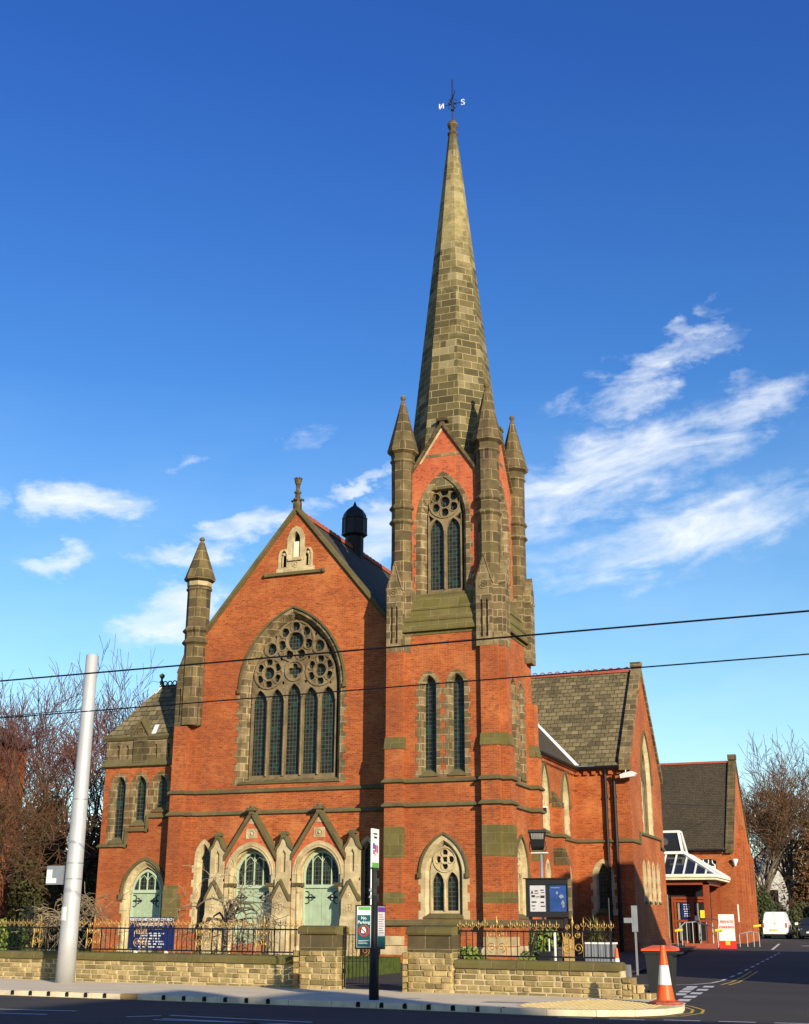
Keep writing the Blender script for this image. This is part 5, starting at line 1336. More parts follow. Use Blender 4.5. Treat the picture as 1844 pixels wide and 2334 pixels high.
def crates():
    x, y = -8.33, 37.0
    t = thing('slatted_crate', 'tall pale slatted timber crate behind the right railing', 'crate', (x, y, 0))
    for i in range(9):
        m = MB(); m.box(x-.40+i*.09, x-.335+i*.09, y-.03, y, .05, .93); m.build('slat', 'galvanised', t)
    m = MB(); m.box(x-.40, x+.40, y, y+.5, .05, .92); m.build('body', 'galvanised', t)
    c = MB(); c.box(x-.43, x+.43, y-.06, y+.55, .93, .98); c.build('top', 'white_paint', t)
    x, y = -9.35, 36.3
    t = thing('black_bin', 'black litter bin with red flowers on top behind the railing', 'bin', (x, y, 0))
    m = MB(); m.lathe(x, y, [(.30, 0), (.36, .78), (.38, .80), (.38, .86), (.3, .87)], 14); m.build('body', 'black_plastic', t)
    f = MB(); r = random.Random(2)
    for i in range(14):
        a, q = r.uniform(0, 6.28), r.uniform(0, .2); p = Vector((x+q*math.cos(a), y+q*math.sin(a), .9+r.uniform(0, .14)))
        f.add([p+Vector((-.03, 0, 0)), p+Vector((.03, 0, .01)), p+Vector((0, 0, .06))], [(0, 1, 2)])
    f.build('flowers', 'red_paint', t, fix=False)
    x, y = -9.12, 34.2
    t = thing('black_sack_bin', 'black square planter with a white marker post beside the notice cabinet', 'planter', (x, y, 0))
    m = MB(); m.add([(x-.14, y-.2, 0), (x+.12, y-.2, 0), (x+.12, y+.2, 0), (x-.14, y+.2, 0), (x-.16, y-.24, .78), (x+.14, y-.24, .78), (x+.14, y+.24, .78), (x-.16, y+.24, .78)], [(3, 2, 1, 0), (4, 5, 6, 7), (0, 1, 5, 4), (1, 2, 6, 5), (2, 3, 7, 6), (3, 0, 4, 7)]); m.build('tub', 'black_plastic', t)
    p = MB(); p.box(x+.13, x+.18, y+.3, y+.35, 0, 1.26); p.box(x-.02, x+.02, y+.3, y+.34, 0, 1.1); p.build('marker_post', 'white_paint', t)
    q = MB(); q.tube([(x-.65, y+.1, 0), (x-.35, y+.1, 1.1), (x-.3, y+.1, 1.25)], .035, 6); o = q.build('timber_prop', 'dark_timber', origin=(x-.65, y+.1, 0)); tag(o, 'dark timber prop leaning behind the railing', 'prop')
    x, y = -8.95, 36.0
    t = thing('timber_stand', 'tan timber stand between the litter bin and the slatted crate', 'stand', (x, y, 0))
    m = MB(); m.box(x-.14, x-.01, y-.04, y+.04, .1, 1.14); m.box(x+.01, x+.14, y-.04, y+.04, .1, 1.08); m.build('panel', 'wood_tan', t)
    for s in (-.12, .12): l = MB(); l.box(x+s-.03, x+s+.03, y-.06, y+.06, 0, .1); l.build('leg', 'dark_timber', t)
    t = thing('site_pole', 'thin dark pole standing by the end of the railing', 'pole', (-6.1, 28.6, 0))
    m = MB(); m.tube([(-6.08, 28.15, 0), (-6.08, 28.15, 2.04)], .017, 6); m.build('shaft', 'iron', t)
    m = MB(); m.bar((-6.16, 28.15, 1.5), (-6.0, 28.15, 1.5), .02); m.build('clip', 'iron', t)
    t = thing('white_direction_board', 'small white stepped board on a post before the transept corner', 'sign', (-7.35, 40, 0)); x, y = -7.85, 40.0
    m = MB(); m.box(x-.09, x+.09, y-.03, y, 1.25, 2.02); m.build('panel', 'galvanised', t); m = MB(); m.box(x-.33, x-.09, y-.05, y+.0, 1.51, 1.66); m.build('arm', 'galvanised', t)
    m = MB(); m.box(x-.03, x+.03, y+.001, y+.05, 0, 1.95); m.build('post', 'galvanised', t)
crates()

def wires():
    def w(label, a, b, r, sag, grp='overhead wires across the street'):
        a, b = Vector(a), Vector(b); m = MB(); n = 30
        m.tube([a+(b-a)*i/n+Vector((0, 0, -sag*4*(i/n)*(1-i/n))) for i in range(n+1)], r, 5)
        o = m.build('overhead_wire', 'iron', origin=a); tag(o, label, 'wire', grp)
    d1 = Vector((15.98, -.59, 0)); p = Vector((-16.9, 20.6, 6.2))
    w('upper overhead wire crossing in front of the great window', p-d1*2, p+d1*3, .017, .0)
    d2 = Vector((18.14, -1.16, 0)); p = Vector((-19.25, 23.61, 6.0))
    w('lower overhead wire crossing below the great window', p-d2*2, p+d2*3, .014, .0)
    w('short stay wire running left from the silver pole', (-20.62, 28.62, 7.05), (-60, 34.5, 7.6), .012, .1)
    w('thin cable slung low across the transept wall', (-15.0, 62.0, 7.8), (-9.8, 83.0, 8.6), .012, .25)
wires()

# ------------------------------------------------------------------ hall and glazed porch
def hall():
    x1, y0, y1 = -9.9, 83.4, 93.2; ym = 88.3; ze, zr = 6.0, 11.95; xl = -34
    t = thing('church_hall', 'red brick hall with a steep dark roof behind the transept', 'hall', (-18, 88, .3))
    F = front(0, y0); G = side(x1, 0)
    wn = [(-12.30, 4.4), (-10.98, 4.4), (-10.98, 5.22), (-11.3, 5.36), (-11.95, 5.36), (-12.30, 5.22)]
    m = MB(); m.prism(F, [(xl, .2), (x1, .2), (x1, ze), (xl, ze)], [wn], 0, 0, back=False, sides=False)
    m.prism(G, [(y0, .2), (y1, .2), (y1, ze), (ym, zr-.1), (y0, ze)], [], 0, 0, back=False, sides=False)
    for y in (84.6, 86.2, 87.7, 89.2, 90.8, 92.2):
        hgt = ze+1.0-abs(y-ym)*.1; m.fbox(G, y-.28, y+.28, .2, min(hgt+2.2, 8.0-abs(y-ym)*.55), 0, .28)
    m.build('wall', 'brick', t)
    w = MB(); w.prism(F, wn, [], -.2, -.12, back=False, sides=False); wo = w.build('window', 'window_glass', t)
    f = MB()
    for x in (-12.2, -11.64, -11.08): f.fbox(F, x-.04, x+.04, 4.4, 5.0, -.12, -.05); f.tube([F(x-.17, 5.32, -.08), F(x-.15, 5.1, -.08), F(x, 4.98, -.08), F(x+.15, 5.1, -.08), F(x+.17, 5.32, -.08)], .035, 5)
    f.fbox(F, -12.3, -10.98, 4.86, 4.92, -.12, -.06); f.build('frame', 'white_paint', wo)
    r = MB(); r.quad((xl, y0-.3, ze-.1), (x1-.25, y0-.3, ze-.1), (x1-.25, ym, zr), (xl, ym, zr)); r.quad((xl, y1+.3, ze-.1), (x1-.25, y1+.3, ze-.1), (x1-.25, ym, zr), (xl, ym, zr)); ro = r.build('roof', 'tile_dark', t)
    g = MB(); g.tube([(xl, y0-.36, ze-.12), (x1-.4, y0-.36, ze-.12)], .07, 6); g.build('gutter', 'iron', ro)
    rt = MB(); rt.box(xl, x1-.3, ym-.1, ym+.1, zr-.04, zr+.1); rt.build('ridge_tiles', 'terracotta', ro)
    c = MB()
    for y in (y0-.25, y1+.25): c.add([(x1-.42, ym, zr-.1), (x1-.42, y, ze-.3), (x1+.08, y, ze-.3), (x1+.08, ym, zr-.1), (x1-.42, ym, zr+.25), (x1-.42, y, ze+.12), (x1+.08, y, ze+.12), (x1+.08, ym, zr+.25)], [(0, 1, 5, 4), (3, 2, 6, 7), (4, 5, 6, 7), (0, 1, 2, 3), (1, 2, 6, 5), (0, 3, 7, 4)])
    c.box(x1-.45, x1+.1, ym-.25, ym+.25, zr+.15, zr+.5); c.build('gable_coping', 'stone_dark', t)
    e = MB(); e.fbox(F, xl, x1, ze-.32, ze-.2, 0, .06); e.fbox(F, xl, x1, ze-.16, ze-.06, 0, .1); e.build('eaves_band', 'brick_bright', t)
    l = MB(); l.lathe(x1+.1, y0-.12, [(.05, 4.9), (.08, 5.0), (.2, 5.25), (.2, 5.32), (.05, 5.34)], 10); l.fbox(F, x1-.05, x1+.12, 5.0, 5.06, 0, .12); l.build('lamp', 'white_paint', t)
    n = MB(); n.fbox(G, y0+.15, y0+.6, 1.55, 2.6, 0, .03); n.build('notice', 'white_paint', t)
hall()
def porch():
    yf = 77.2; x0, x1 = -16.0, -10.72; g0 = .3
    t = thing('glazed_entrance_porch', 'brown timber entrance porch with a white framed glass roof', 'porch', (-13, 79, g0))
    F = front(0, yf)
    m = MB(); m.fbox(F, x1-.32, x1, g0, 3.75, -.3, 0); m.fbox(F, x0, x1, 3.62, 3.9, -.25, 0); m.fbox(F, x1-.25, x1, g0, 3.7, -5.5, -5.2); m.fbox(F, x1-.2, x1, 3.62, 3.9, -6, -.25); m.build('timber_frame', 'brown_paint', t)
    e = MB(); e.fbox(F, x0, x1+.5, 3.9, 4.02, -6, .35); e.fbox(F, x0, x1+.58, 4.03, 4.12, -6, .42); e.build('fascia', 'cream_paint', t)
    # roof: front slope and hipped right slope rising to a lantern
    A, B, C_, D_ = (x0, yf-.35, 4.12), (x1+.5, yf-.35, 4.12), (-12.45, 79.2, 5.5), (x0, 79.2, 5.5); E_ = (x1+.5, 83.3, 4.12); F_ = (-12.45, 83.3, 5.5)
    gl = MB(); gl.add([A, B, C_, D_, E_, F_], [(0, 1, 2, 3), (1, 4, 5, 2)]); go = gl.build('glass_roof', 'window_glass', t)
    b = MB(); up = Vector((0, 0, .05))
    V = lambda p: Vector(p)+up
    b.bar(V(B), V(C_), .17, .12); b.bar(V(C_), V(D_), .13); b.bar(V(A), V(B), .1); b.bar(V(E_), V(F_), .14); b.bar(V(B), V(E_), .1); b.bar(V(C_), V(F_), .12)
    for f in (.0, .12, .3, .48, .66, .84):
        p = Vector(A)+(Vector(B)-Vector(A))*(f*.62+.38); tx = max(x0, min(-12.45, p.x)); 
        if p.x <= -12.45: q = Vector((p.x+.0, 79.2, 5.5))
        else: k = (x1+.5-p.x)/(x1+.5+12.45); q = Vector(B)+(Vector(C_)-Vector(B))*k
        b.bar(p+up, q+up, .09, .07)
    for k in (.3, .6): p = Vector(B)+(Vector(E_)-Vector(B))*k; q = Vector(C_)+(Vector(F_)-Vector(C_))*k; b.bar(p+up, q+up, .09, .07)
    b.build('roof_bars', 'white_paint', go)
    l = MB()  # lantern
    p0, p1 = [(-13.75, 79.0), (-12.35, 79.0), (-12.35, 80.6), (-13.75, 80.6)], [(-13.65, 79.35), (-12.6, 79.35), (-12.6, 80.3), (-13.65, 80.3)]
    for i in range(4):
        l.bar((*p0[i], 5.5), (*p1[i], 6.82), .15); j = (i+1) % 4; l.bar((*p0[i], 5.55), (*p0[j], 5.55), .16); l.bar((*p1[i], 6.82), (*p1[j], 6.82), .14)
    lo = l.build('roof_lantern', 'white_paint', t)
    g = MB(); g.loft([(*p, 5.55) for p in p0], [(*p, 6.8) for p in p1]); g.quad(*[(*p, 6.84) for p in p1]); g.build('lantern_glass', 'window_glass', lo)
    # recessed doors and screen
    D = front(0, yf+1.1)
    s = MB(); s.fbox(D, x0, x1-.3, g0, 3.7, -.06, -.04); so = s.build('glazed_screen', 'window_glass', t)
    k = MB()
    for x in (-14.6, -13.75, -13.05, -12.9, -11.95, -11.85, -11.05): k.fbox(D, x-.055, x+.055, g0, 2.95 if x > -13.1 else 3.7, -.05, .05)
    for z in (.42, 1.6, 2.72, 2.9): k.fbox(D, -13.1, -11.0, z-.07, z+.07, -.05, .045)
    k.build('door_rails', 'brown_paint', so)
    c = MB()
    for x in (-12.7, -12.15, -11.6, -14.2): c.fbox(D, x-.06, x+.06, .5, 2.6, -.035, -.01)
    c.fbox(D, -13.45, -13.3, .5, 3.4, -.035, .02); c.build('door_blind', 'curtain', so)
    p = MB(); p.fbox(D, -12.55, -12.02, 1.72, 2.62, .05, .06); po = p.build('blue_poster', 'blue_board', so)
    q = MB(); rr = random.Random(3)
    for i in range(6):
        a = -12.42+rr.uniform(0, .06)
        for j in range(3): q.fbox(D, a+j*.13, a+j*.13+rr.uniform(.05, .11), 2.5-i*.13, 2.555-i*.13, .06, .064)
    q.build('poster_print', 'white_paint', po)
    p = MB(); p.fbox(D, -11.78, -11.66, 2.1, 2.6, .05, .06); p.build('blue_poster', 'blue_board', so)
    p = MB(); p.fbox(D, -11.45, -11.1, 1.75, 2.2, .05, .06); p.build('yellow_notice', 'yellow_paint', so); p = MB(); p.fbox(D, -11.78, -11.52, 1.62, 1.9, .05, .06); p.build('white_notice', 'white_paint', so)
    w = MB(); w.lathe(-14.0, yf-.05, [(.1, .9), (.1, 2.6)], 8); w.build('white_post', 'white_paint', t)
    f = MB(); f.box(-16.5, -10.4, 76.2, 78.4, .1, g0+.02); f.box(-13.2, -11.2, 75.4, 76.2, .1, g0-.06); f.build('step', 'stone_pale', t)
porch()
def ramp_rails():
    t = thing('ramp_handrail', 'grey tubular handrails with yellow ends at the porch ramp', 'handrail', (-11, 74, .3))
    def rail(p, n, mat='galvanised'):
        m = MB(); P = [Vector(q) for q in p]; m.tube(P, .03, 6)
        for i in range(n):
            f = i/(n-1)*(len(P)-1); k = min(int(f), len(P)-2); q = P[k]+(P[k+1]-P[k])*(f-k); m.tube([q, (q.x, q.y, gz(q.y)-.05)], .022, 5)
        m.build('rail', mat, t)
    rail([(-12.1, 73.6, 1.1), (-11.7, 73.9, 1.5), (-11.2, 74.5, 1.55), (-10.4, 74.0, 1.35), (-9.85, 73.2, 1.15)], 8); rail([(-11.3, 77, 1.75), (-10.3, 76.0, 1.7), (-9.4, 75.0, 1.35)], 6)
    rail([(-8.9, 75.0, .9), (-8.3, 75.2, 1.05), (-7.9, 75.6, .95)], 4)
    y = MB()
    for a in ((-12.1, 73.6, 1.1), (-9.85, 73.2, 1.13), (-8.0, 75.2, 1.35)): y.tube([(a[0]-.12, a[1], a[2]-.03), (a[0]+.3, a[1]+.05, a[2]+.02)], .07, 6)
    y.build('yellow_end', 'yellow_paint', t)
    k = MB(); k.box(-11.6, -9.9, 72.9, 73.5, .15, .42); k.build('ramp_edge', 'terracotta', t)
ramp_rails()
def parking_sign():
    x, y = -9.35, 73.4; z = gz(y)-.1
    u = Vector((1, .12)).normalized(); F = Fr((x, y), u, (u.y, -u.x))
    t = thing('parking_sign', 'white private parking board standing in a red base', 'sign', (x, y, z))
    m = MB(); m.fbox(F, -.42, .42, z+.40, z+1.78, -.05, .03); p = m.build('board', 'white_paint', t)
    b = MB(); b.fbox(F, -.46, .46, z, z+.40, -.18, .14); b.build('base', 'red_paint', t)
    a = MB(); a.fbox(F, -.12, .12, z+.18, z+.40, .14, .16); a.build('amber_label', 'amber', t)
    text_mesh(p, 'lettering', 'PRIVATE\nPARKING', .19, F(0, z+1.24, .035), (RAD(90), 0, math.atan2(u.y, u.x)), 'red_paint', sp=1.45, bold=.006)
parking_sign()
def wall_fixtures():
    x, y = -12.2, 62.35
    t = thing('wall_lamp', 'white wall lamp fixed at the top corner of the transept', 'lamp', (-12.2, 62.6, 8.5))
    m = MB(); m.add([(-12.55, 62.1, 8.30), (-11.85, 62.0, 8.36), (-11.70, 62.0, 8.52), (-11.95, 62.05, 8.62), (-12.35, 62.1, 8.56), (-12.58, 62.12, 8.48), (-12.55, 62.4, 8.30), (-11.85, 62.3, 8.36), (-11.70, 62.3, 8.52), (-11.95, 62.3, 8.62), (-12.35, 62.38, 8.56), (-12.58, 62.4, 8.48)], [tuple(range(6)), tuple(range(6, 12))]+[(i, (i+1) % 6, (i+1) % 6+6, i+6) for i in range(6)])
    m.build('lamp_shade', 'white_paint', t)
    b = MB(); b.tube([(-12.3, 62.25, 8.6), (-12.3, 62.3, 8.8), (-12.3, 62.6, 8.8)], .03, 6); b.build('bracket', 'galvanised', t)
    t = thing('security_light', 'small white topped security light on the brick beside the tower', 'lamp', (-14.9, 55.4, 6.2))
    m = MB(); m.box(-14.95, -14.72, 55.75, 56.1, 6.42, 6.5); m.build('hood', 'white_paint', t); m = MB(); m.box(-14.92, -14.75, 55.8, 56.05, 6.2, 6.42); m.build('body', 'black_plastic', t)
    t = thing('security_light', 'dark round floodlight on the white porch lantern', 'lamp', (-13.6, 78.6, 6.1))
    m = MB(); m.tube([(-13.6, 78.95, 6.05), (-13.35, 78.6, 6.2)], [.2, .24], 10); m.build('housing', 'grey_plastic', t)
    t = thing('plant_pot', 'pot of straggly green and red plants by the porch door', 'pot plant', (-14.2, 76, .3)); r = random.Random(9)
    m = MB(); m.lathe(-13.6, 75.6, [(.2, .2), (.28, .6), (.24, .6)], 10); m.build('pot', 'terracotta', t)
    f = MB()
    for i in range(120):
        p = Vector((-13.6+r.gauss(0, .25), 75.6+r.gauss(0, .2), .65+abs(r.gauss(0, .3)))); s = .07; d = [Vector((r.uniform(-1, 1), r.uniform(-1, 1), r.uniform(-1, 1)))*s for _ in range(3)]; f.add([p+q for q in d], [(0, 1, 2)])
    f.build('leaves', 'leaf_bright', t, fix=False)
wall_fixtures()
# ------------------------------------------------------------------ vehicles
def loft_body(m, secs):
    """secs: list of closed rings with the same count"""
    for a, b in zip(secs, secs[1:]): m.loft(a, b)
    m.quad(*secs[0][::-1]); m.quad(*secs[-1])
def wheel(parent, x, y, z, r, w):
    t = MB(); t.tube([(x-w/2, y, z), (x+w/2, y, z)], r, 18); o = t.build('wheel', 'rubber', parent)
    h = MB(); h.tube([(x-w/2-.01, y, z), (x+w/2+.01, y, z)], r*.6, 12); h.build('rim', 'galvanised', o)
def van():
    x, y = -9.02, 97.5; z = gz(y)-.1
    t = thing('parked_van', 'white panel van parked with its rear doors facing the street', 'van', (x, y, z))
    def ring(yy, w, zt, zb=.32, tw=.8): # rounded box section
        h = w/2; return [(x+a, yy, z+b) for a, b in ((-h+.05, zb), (h-.05, zb), (h, zb+.15), (h+.02, .95), (h-.03, 1.15), (h*tw+.02, zt-.14), (h*tw-.10, zt), (-h*tw+.10, zt), (-h*tw-.02, zt-.14), (-h+.03, 1.15), (-h-.02, .95), (-h, zb+.15))]
    m = MB(); loft_body(m, [ring(y, 1.66, 1.80), ring(y+.06, 1.74, 1.85), ring(y+1.5, 1.76, 1.87), ring(y+2.6, 1.76, 1.85), ring(y+3.1, 1.72, 1.5, .32, .85), ring(y+4.1, 1.6, 1.05, .32, .95)]); m.build('body', 'car_white', t)
    b = MB(); b.box(x-.84, x+.84, y-.07, y+.05, z+.34, z+.55); b.build('bumper', 'white_paint', t)
    p = MB(); p.box(x-.32, x+.18, y-.085, y-.07, z+.56, z+.67); po = p.build('number_plate', 'amber', t)
    for sg in (-1, 1):
        l = MB(); l.box(x+sg*.80-.05, x+sg*.80+.05, y-.03, y+.05, z+.78, z+1.1); l.build('tail_light', 'red_paint', t)
    s = MB(); s.box(x-.006, x+.006, y-.004, y+.01, z+.56, z+1.72); s.build('door_gap', 'grey_plastic', t)
    k = MB(); k.box(x-.12, x+.1, y-.012, y+.01, z+1.02, z+1.06); k.box(x-.1, x+.1, y-.02, y+.02, z+1.76, z+1.79); k.build('handle', 'galvanised', t)
    for sg in (-1, 1):
        mi = MB(); mi.box(x+sg*1.0-.09, x+sg*1.0+.09, y+2.9, y+3.0, z+1.1, z+1.3); mi.build('mirror', 'black_plastic', t)
    u = MB(); u.box(x-.7, x+.7, y+.02, y+3.9, z+.2, z+.36); u.build('underbody', 'dark_hole', t)
    for sg in (-1, 1):
        for yy in (.75, 3.3): wheel(t, x+sg*.76, y+yy, z+.31, .31, .2)
def car():
    x, y = -6.55, 96.5; z = gz(y)-.1
    t = thing('parked_car', 'dark blue car parked nose out beside the white van', 'car', (x, y, z))
    def ring(yy, w, zt, tw, zb=.25): h = w/2; return [(x+a, yy, z+b) for a, b in ((-h+.06, zb), (h-.06, zb), (h, zb+.2), (h, .72), (h*.97, .80), (h*tw, zt), (-h*tw, zt), (-h*.97, .80), (-h, .72), (-h, zb+.2))]
    m = MB(); loft_body(m, [ring(y, 1.4, .68, .86), ring(y+.12, 1.68, .78, .9), ring(y+1.0, 1.76, .98, .84), ring(y+1.75, 1.78, 1.42, .62), ring(y+2.9, 1.78, 1.46, .62), ring(y+3.9, 1.7, 1.0, .8), ring(y+4.1, 1.6, .9, .85)]); m.build('body', 'car_dark', t)
    w = MB(); w.add([(x-.72, y+.98, z+1.0), (x+.72, y+.98, z+1.0), (x+.56, y+1.68, z+1.405), (x-.56, y+1.68, z+1.405)], [(0, 1, 2, 3)]); w.build('windscreen', 'window_glass', t)
    for sg in (-1, 1):
        l = MB(); l.add([(x+sg*.48, y-.0, z+.58), (x+sg*.82, y+.14, z+.62), (x+sg*.80, y+.26, z+.78), (x+sg*.50, y+.06, z+.70)], [(0, 1, 2, 3)]); l.box(x+sg*.66-.12, x+sg*.66+.12, y+.02, y+.1, z+.6, z+.72); l.build('headlight', 'silver_metal', t)
        r = MB(); r.box(x+sg*.98-.11, x+sg*.98+.11, y+1.25, y+1.35, z+.98, z+1.14); r.build('mirror', 'car_white', t)
        for yy in (.8, 3.2): wheel(t, x+sg*.78, y+yy, z+.3, .3, .2)
    g = MB(); g.box(x-.42, x+.42, y-.02, y+.05, z+.54, z+.66); g.box(x-.6, x+.6, y-.01, y+.06, z+.28, z+.4); g.build('grille', 'black_plastic', t)
    e = MB(); e.tube([(x-.10, y-.03, z+.58), (x, y-.03, z+.63), (x+.10, y-.03, z+.58)], .015, 4); e.tube([(x-.08, y-.03, z+.545), (x, y-.03, z+.595), (x+.08, y-.03, z+.545)], .015, 4); e.build('badge', 'silver_metal', t)
    p = MB(); p.box(x-.26, x+.26, y-.04, y-.02, z+.42, z+.53); p.build('number_plate', 'white_paint', t)
van(); car()

# ------------------------------------------------------------------ neighbouring buildings
def red_house():
    x1, y0 = -47.5, 50.0; ze, zr = 11.3, 15.2; x0 = -68
    t = thing('brick_house', 'tall red brick house with a hipped slate roof beyond the bare trees', 'house', (-55, 55, 0))
    F = front(0, y0); m = MB(); wins = [[(a, b), (a+1.1, b), (a+1.1, b+1.9), (a, b+1.9)] for a in (-66, -62.5, -58, -53.6) for b in (1.2, 4.6, 7.6)]
    m.prism(F, [(x0, -.2), (x1, -.2), (x1, ze), (x0, ze)], wins, 0, 0, back=False, sides=False)
    m.quad((x1, y0, -.2), (x1, y0+11, -.2), (x1, y0+11, ze), (x1, y0, ze)); m.build('wall', 'brick_deep', t)
    for w in wins:
        (a, b) = w[0]; g = MB(); g.fbox(F, a, a+1.1, b, b+1.9, -.2, -.15); o = g.build('window', 'window_glass', t); f = MB()
        for q in (a+.04, a+.55, a+1.06): f.fbox(F, q-.04, q+.04, b, b+1.9, -.15, -.08)
        for q in (b+.04, b+.95, b+1.86): f.fbox(F, a, a+1.1, q-.04, q+.04, -.15, -.09)
        f.fbox(F, a-.1, a+1.2, b-.14, b-.01, -.05, .08); f.build('frame', 'white_paint', o)
    r = MB(); e = .35; A, B, C_, D_ = (x0, y0-e, ze-.1), (x1+e, y0-e, ze-.1), (x1+e, y0+11+e, ze-.1), (x0, y0+11+e, ze-.1); P, Q = (x0, y0+5.5, zr), (x1-4.5, y0+5.5, zr)
    r.add([A, B, C_, D_, P, Q], [(0, 1, 5, 4), (1, 2, 5), (2, 3, 4, 5)]); r.build('roof', 'slate_brown', t)
    g = MB(); g.tube([(x0, y0-e-.05, ze-.15), (x1+e+.05, y0-e-.05, ze-.15), (x1+e+.05, y0+11, ze-.15)], .08, 6); g.build('gutter', 'iron', t)
    p = MB(); p.tube([(x1+.1, 59.4, ze-.2), (x1+.1, 59.4, .5)], .07, 6); p.build('downpipe', 'iron', t)
    b = MB(); b.fbox(F, x0, x1, 6.7, 6.95, 0, .05); b.build('brick_band', 'brick', t)
    c = MB(); c.box(-60, -58.4, y0+4.9, y0+6.1, 13.6, 17); c.build('chimney', 'brick_deep', t)
red_house()
def white_house():
    t = thing('white_house', 'pale rendered house half hidden behind the far trees', 'house', (-12, 134, .4)); y = 134
    m = MB(); m.box(-16.0, -8.5, y, y+8, .3, 5.6); m.prism(front(0, y), [(-16, 5.6), (-8.5, 5.6), (-12.2, 9)], [], -8, 0); m.build('wall', 'render_white', t)
    r = MB(); r.quad((-16.5, y-.3, 5.2), (-12.2, y-.3, 9.2), (-12.2, y+8.3, 9.2), (-16.5, y+8.3, 5.2)); r.quad((-8, y-.3, 5.2), (-12.2, y-.3, 9.2), (-12.2, y+8.3, 9.2), (-8, y+8.3, 5.2)); r.build('roof', 'tile_dark', t)
    for a in (-15, -12.8, -10.4):
        w = MB(); w.box(a, a+1.0, y-.03, y+.1, 3.2, 4.6); w.build('window', 'window_glass', t)
white_house()
def side_house():
    t = thing('corner_house', 'brick house across the side road, outside the picture, shading the car park', 'house', (10, 44, 0))
    x0, x1 = 4.0, 16.0
    m = MB(); m.box(x0, x1, 32.3, 54, -.1, 7.2); m.box(x0+.5, x1, 54, 65, -.1, 4.3); m.build('wall', 'brick_deep', t)
    r = MB(); e = .3
    A, B, C_, D_ = (x0-e, 32-e, 7.1), (x1+e, 32-e, 7.1), (x1+e, 54+e, 7.1), (x0-e, 54+e, 7.1); P, Q = (x0+1.2, 40, 12.4), (x0+1.2, 46, 12.4); P2, Q2 = (x1-5, 40, 12.4), (x1-5, 46, 12.4)
    r.add([A, B, C_, D_, P, Q, P2, Q2], [(0, 1, 6, 4), (1, 2, 7, 6), (2, 3, 5, 7), (3, 0, 4, 5), (4, 6, 7, 5)]); r.build('roof', 'slate_brown', t)
    for y in (34, 38, 43, 48):
        for z in (.9, 4.2): w = MB(); w.box(x0-.02, x0+.1, y, y+1.2, z, z+1.7); w.build('window', 'window_glass', t)
side_house()
def street_block():
    t = thing('shop_terrace', 'brick terrace behind the viewer on the near side of the street', 'building', (25, -9, 0)); F = front(0, -15)
    m = MB(); prof = [(7.0, -.1), (58, -.1), (58, 12.9), (23.6, 12.93), (22.9, 13.4), (22.0, 13.6), (21.85, 14.6), (21.6, 15.1), (21.2, 15.2), (20.4, 14.82), (19.4, 14.2), (18.6, 13.3), (18.2, 12.9), (17.45, 12.88), (17.5, 14.2), (17.3, 14.62), (17.0, 14.68), (16.2, 14.25), (14.4, 13.45), (13.0, 12.85), (11.4, 11.92), (9.6, 10.87), (7.0, 9.4)]  # unseen terrace; roof outline shaped to throw the humped pavement shadows
    m.prism(F, prof, [], -11.9, 0); m.build('wall', 'brick_deep', t)
    c = MB(); c.box(30.2, 31.4, -9.2, -8.1, 12.8, 14.9); c.build('chimney', 'brick', t)
    for x in range(9, 56, 4):
        for z in (1, 5.2, 8.2): 
            w = MB(); w.box(x, x+1.3, -3.1, -3.04, z, z+1.9); w.build('window', 'window_glass', t)
street_block()

# ------------------------------------------------------------------ trees and plants
def grow(mb, tw, p, d, L, r, lvl, rg, spread, up, nseg=4, kids=(3, 5), twig_len=.9, twigs=5, minr=.012, droop=0.0, wander=.22):
    pts = [p.copy()]; rs = [r]; dd = d.copy()
    for i in range(nseg):
        dd = (dd+Vector((rg.gauss(0, wander), rg.gauss(0, wander), rg.gauss(0, wander*.7)+up-droop*i/nseg))).normalized()
        pts.append(pts[-1]+dd*L/nseg); rs.append(max(minr, r*(1-.62*(i+1)/nseg)))
    (mb if lvl > 1 else tw).tube(pts, rs, 6 if lvl > 2 else (4 if lvl > 1 else 3))
    if lvl <= 0: return
    k = rg.randint(*kids) if lvl > 1 else twigs
    for j in range(k):
        f = rg.uniform(.28, 1.0) if j else 1.0
        i = min(int(f*nseg), nseg-1); q = pts[i]+(pts[i+1]-pts[i])*(f*nseg-i)
        t = (pts[i+1]-pts[i]).normalized(); s = t.orthogonal().normalized(); s.rotate(__import__('mathutils').Quaternion(t, rg.uniform(0, 6.283)))
        a = rg.uniform(.45, 1.0)*spread
        nd = (t*math.cos(a)+s*math.sin(a)).normalized()
        rr = rs[i]*rg.uniform(.5, .72)
        grow(mb, tw, q, nd, L*rg.uniform(.55, .8) if lvl > 1 else twig_len*rg.uniform(.6, 1.3), max(minr, rr), lvl-1, rg, spread, up, max(2, nseg-1) if lvl > 1 else 2, kids, twig_len, twigs, minr, droop, wander)
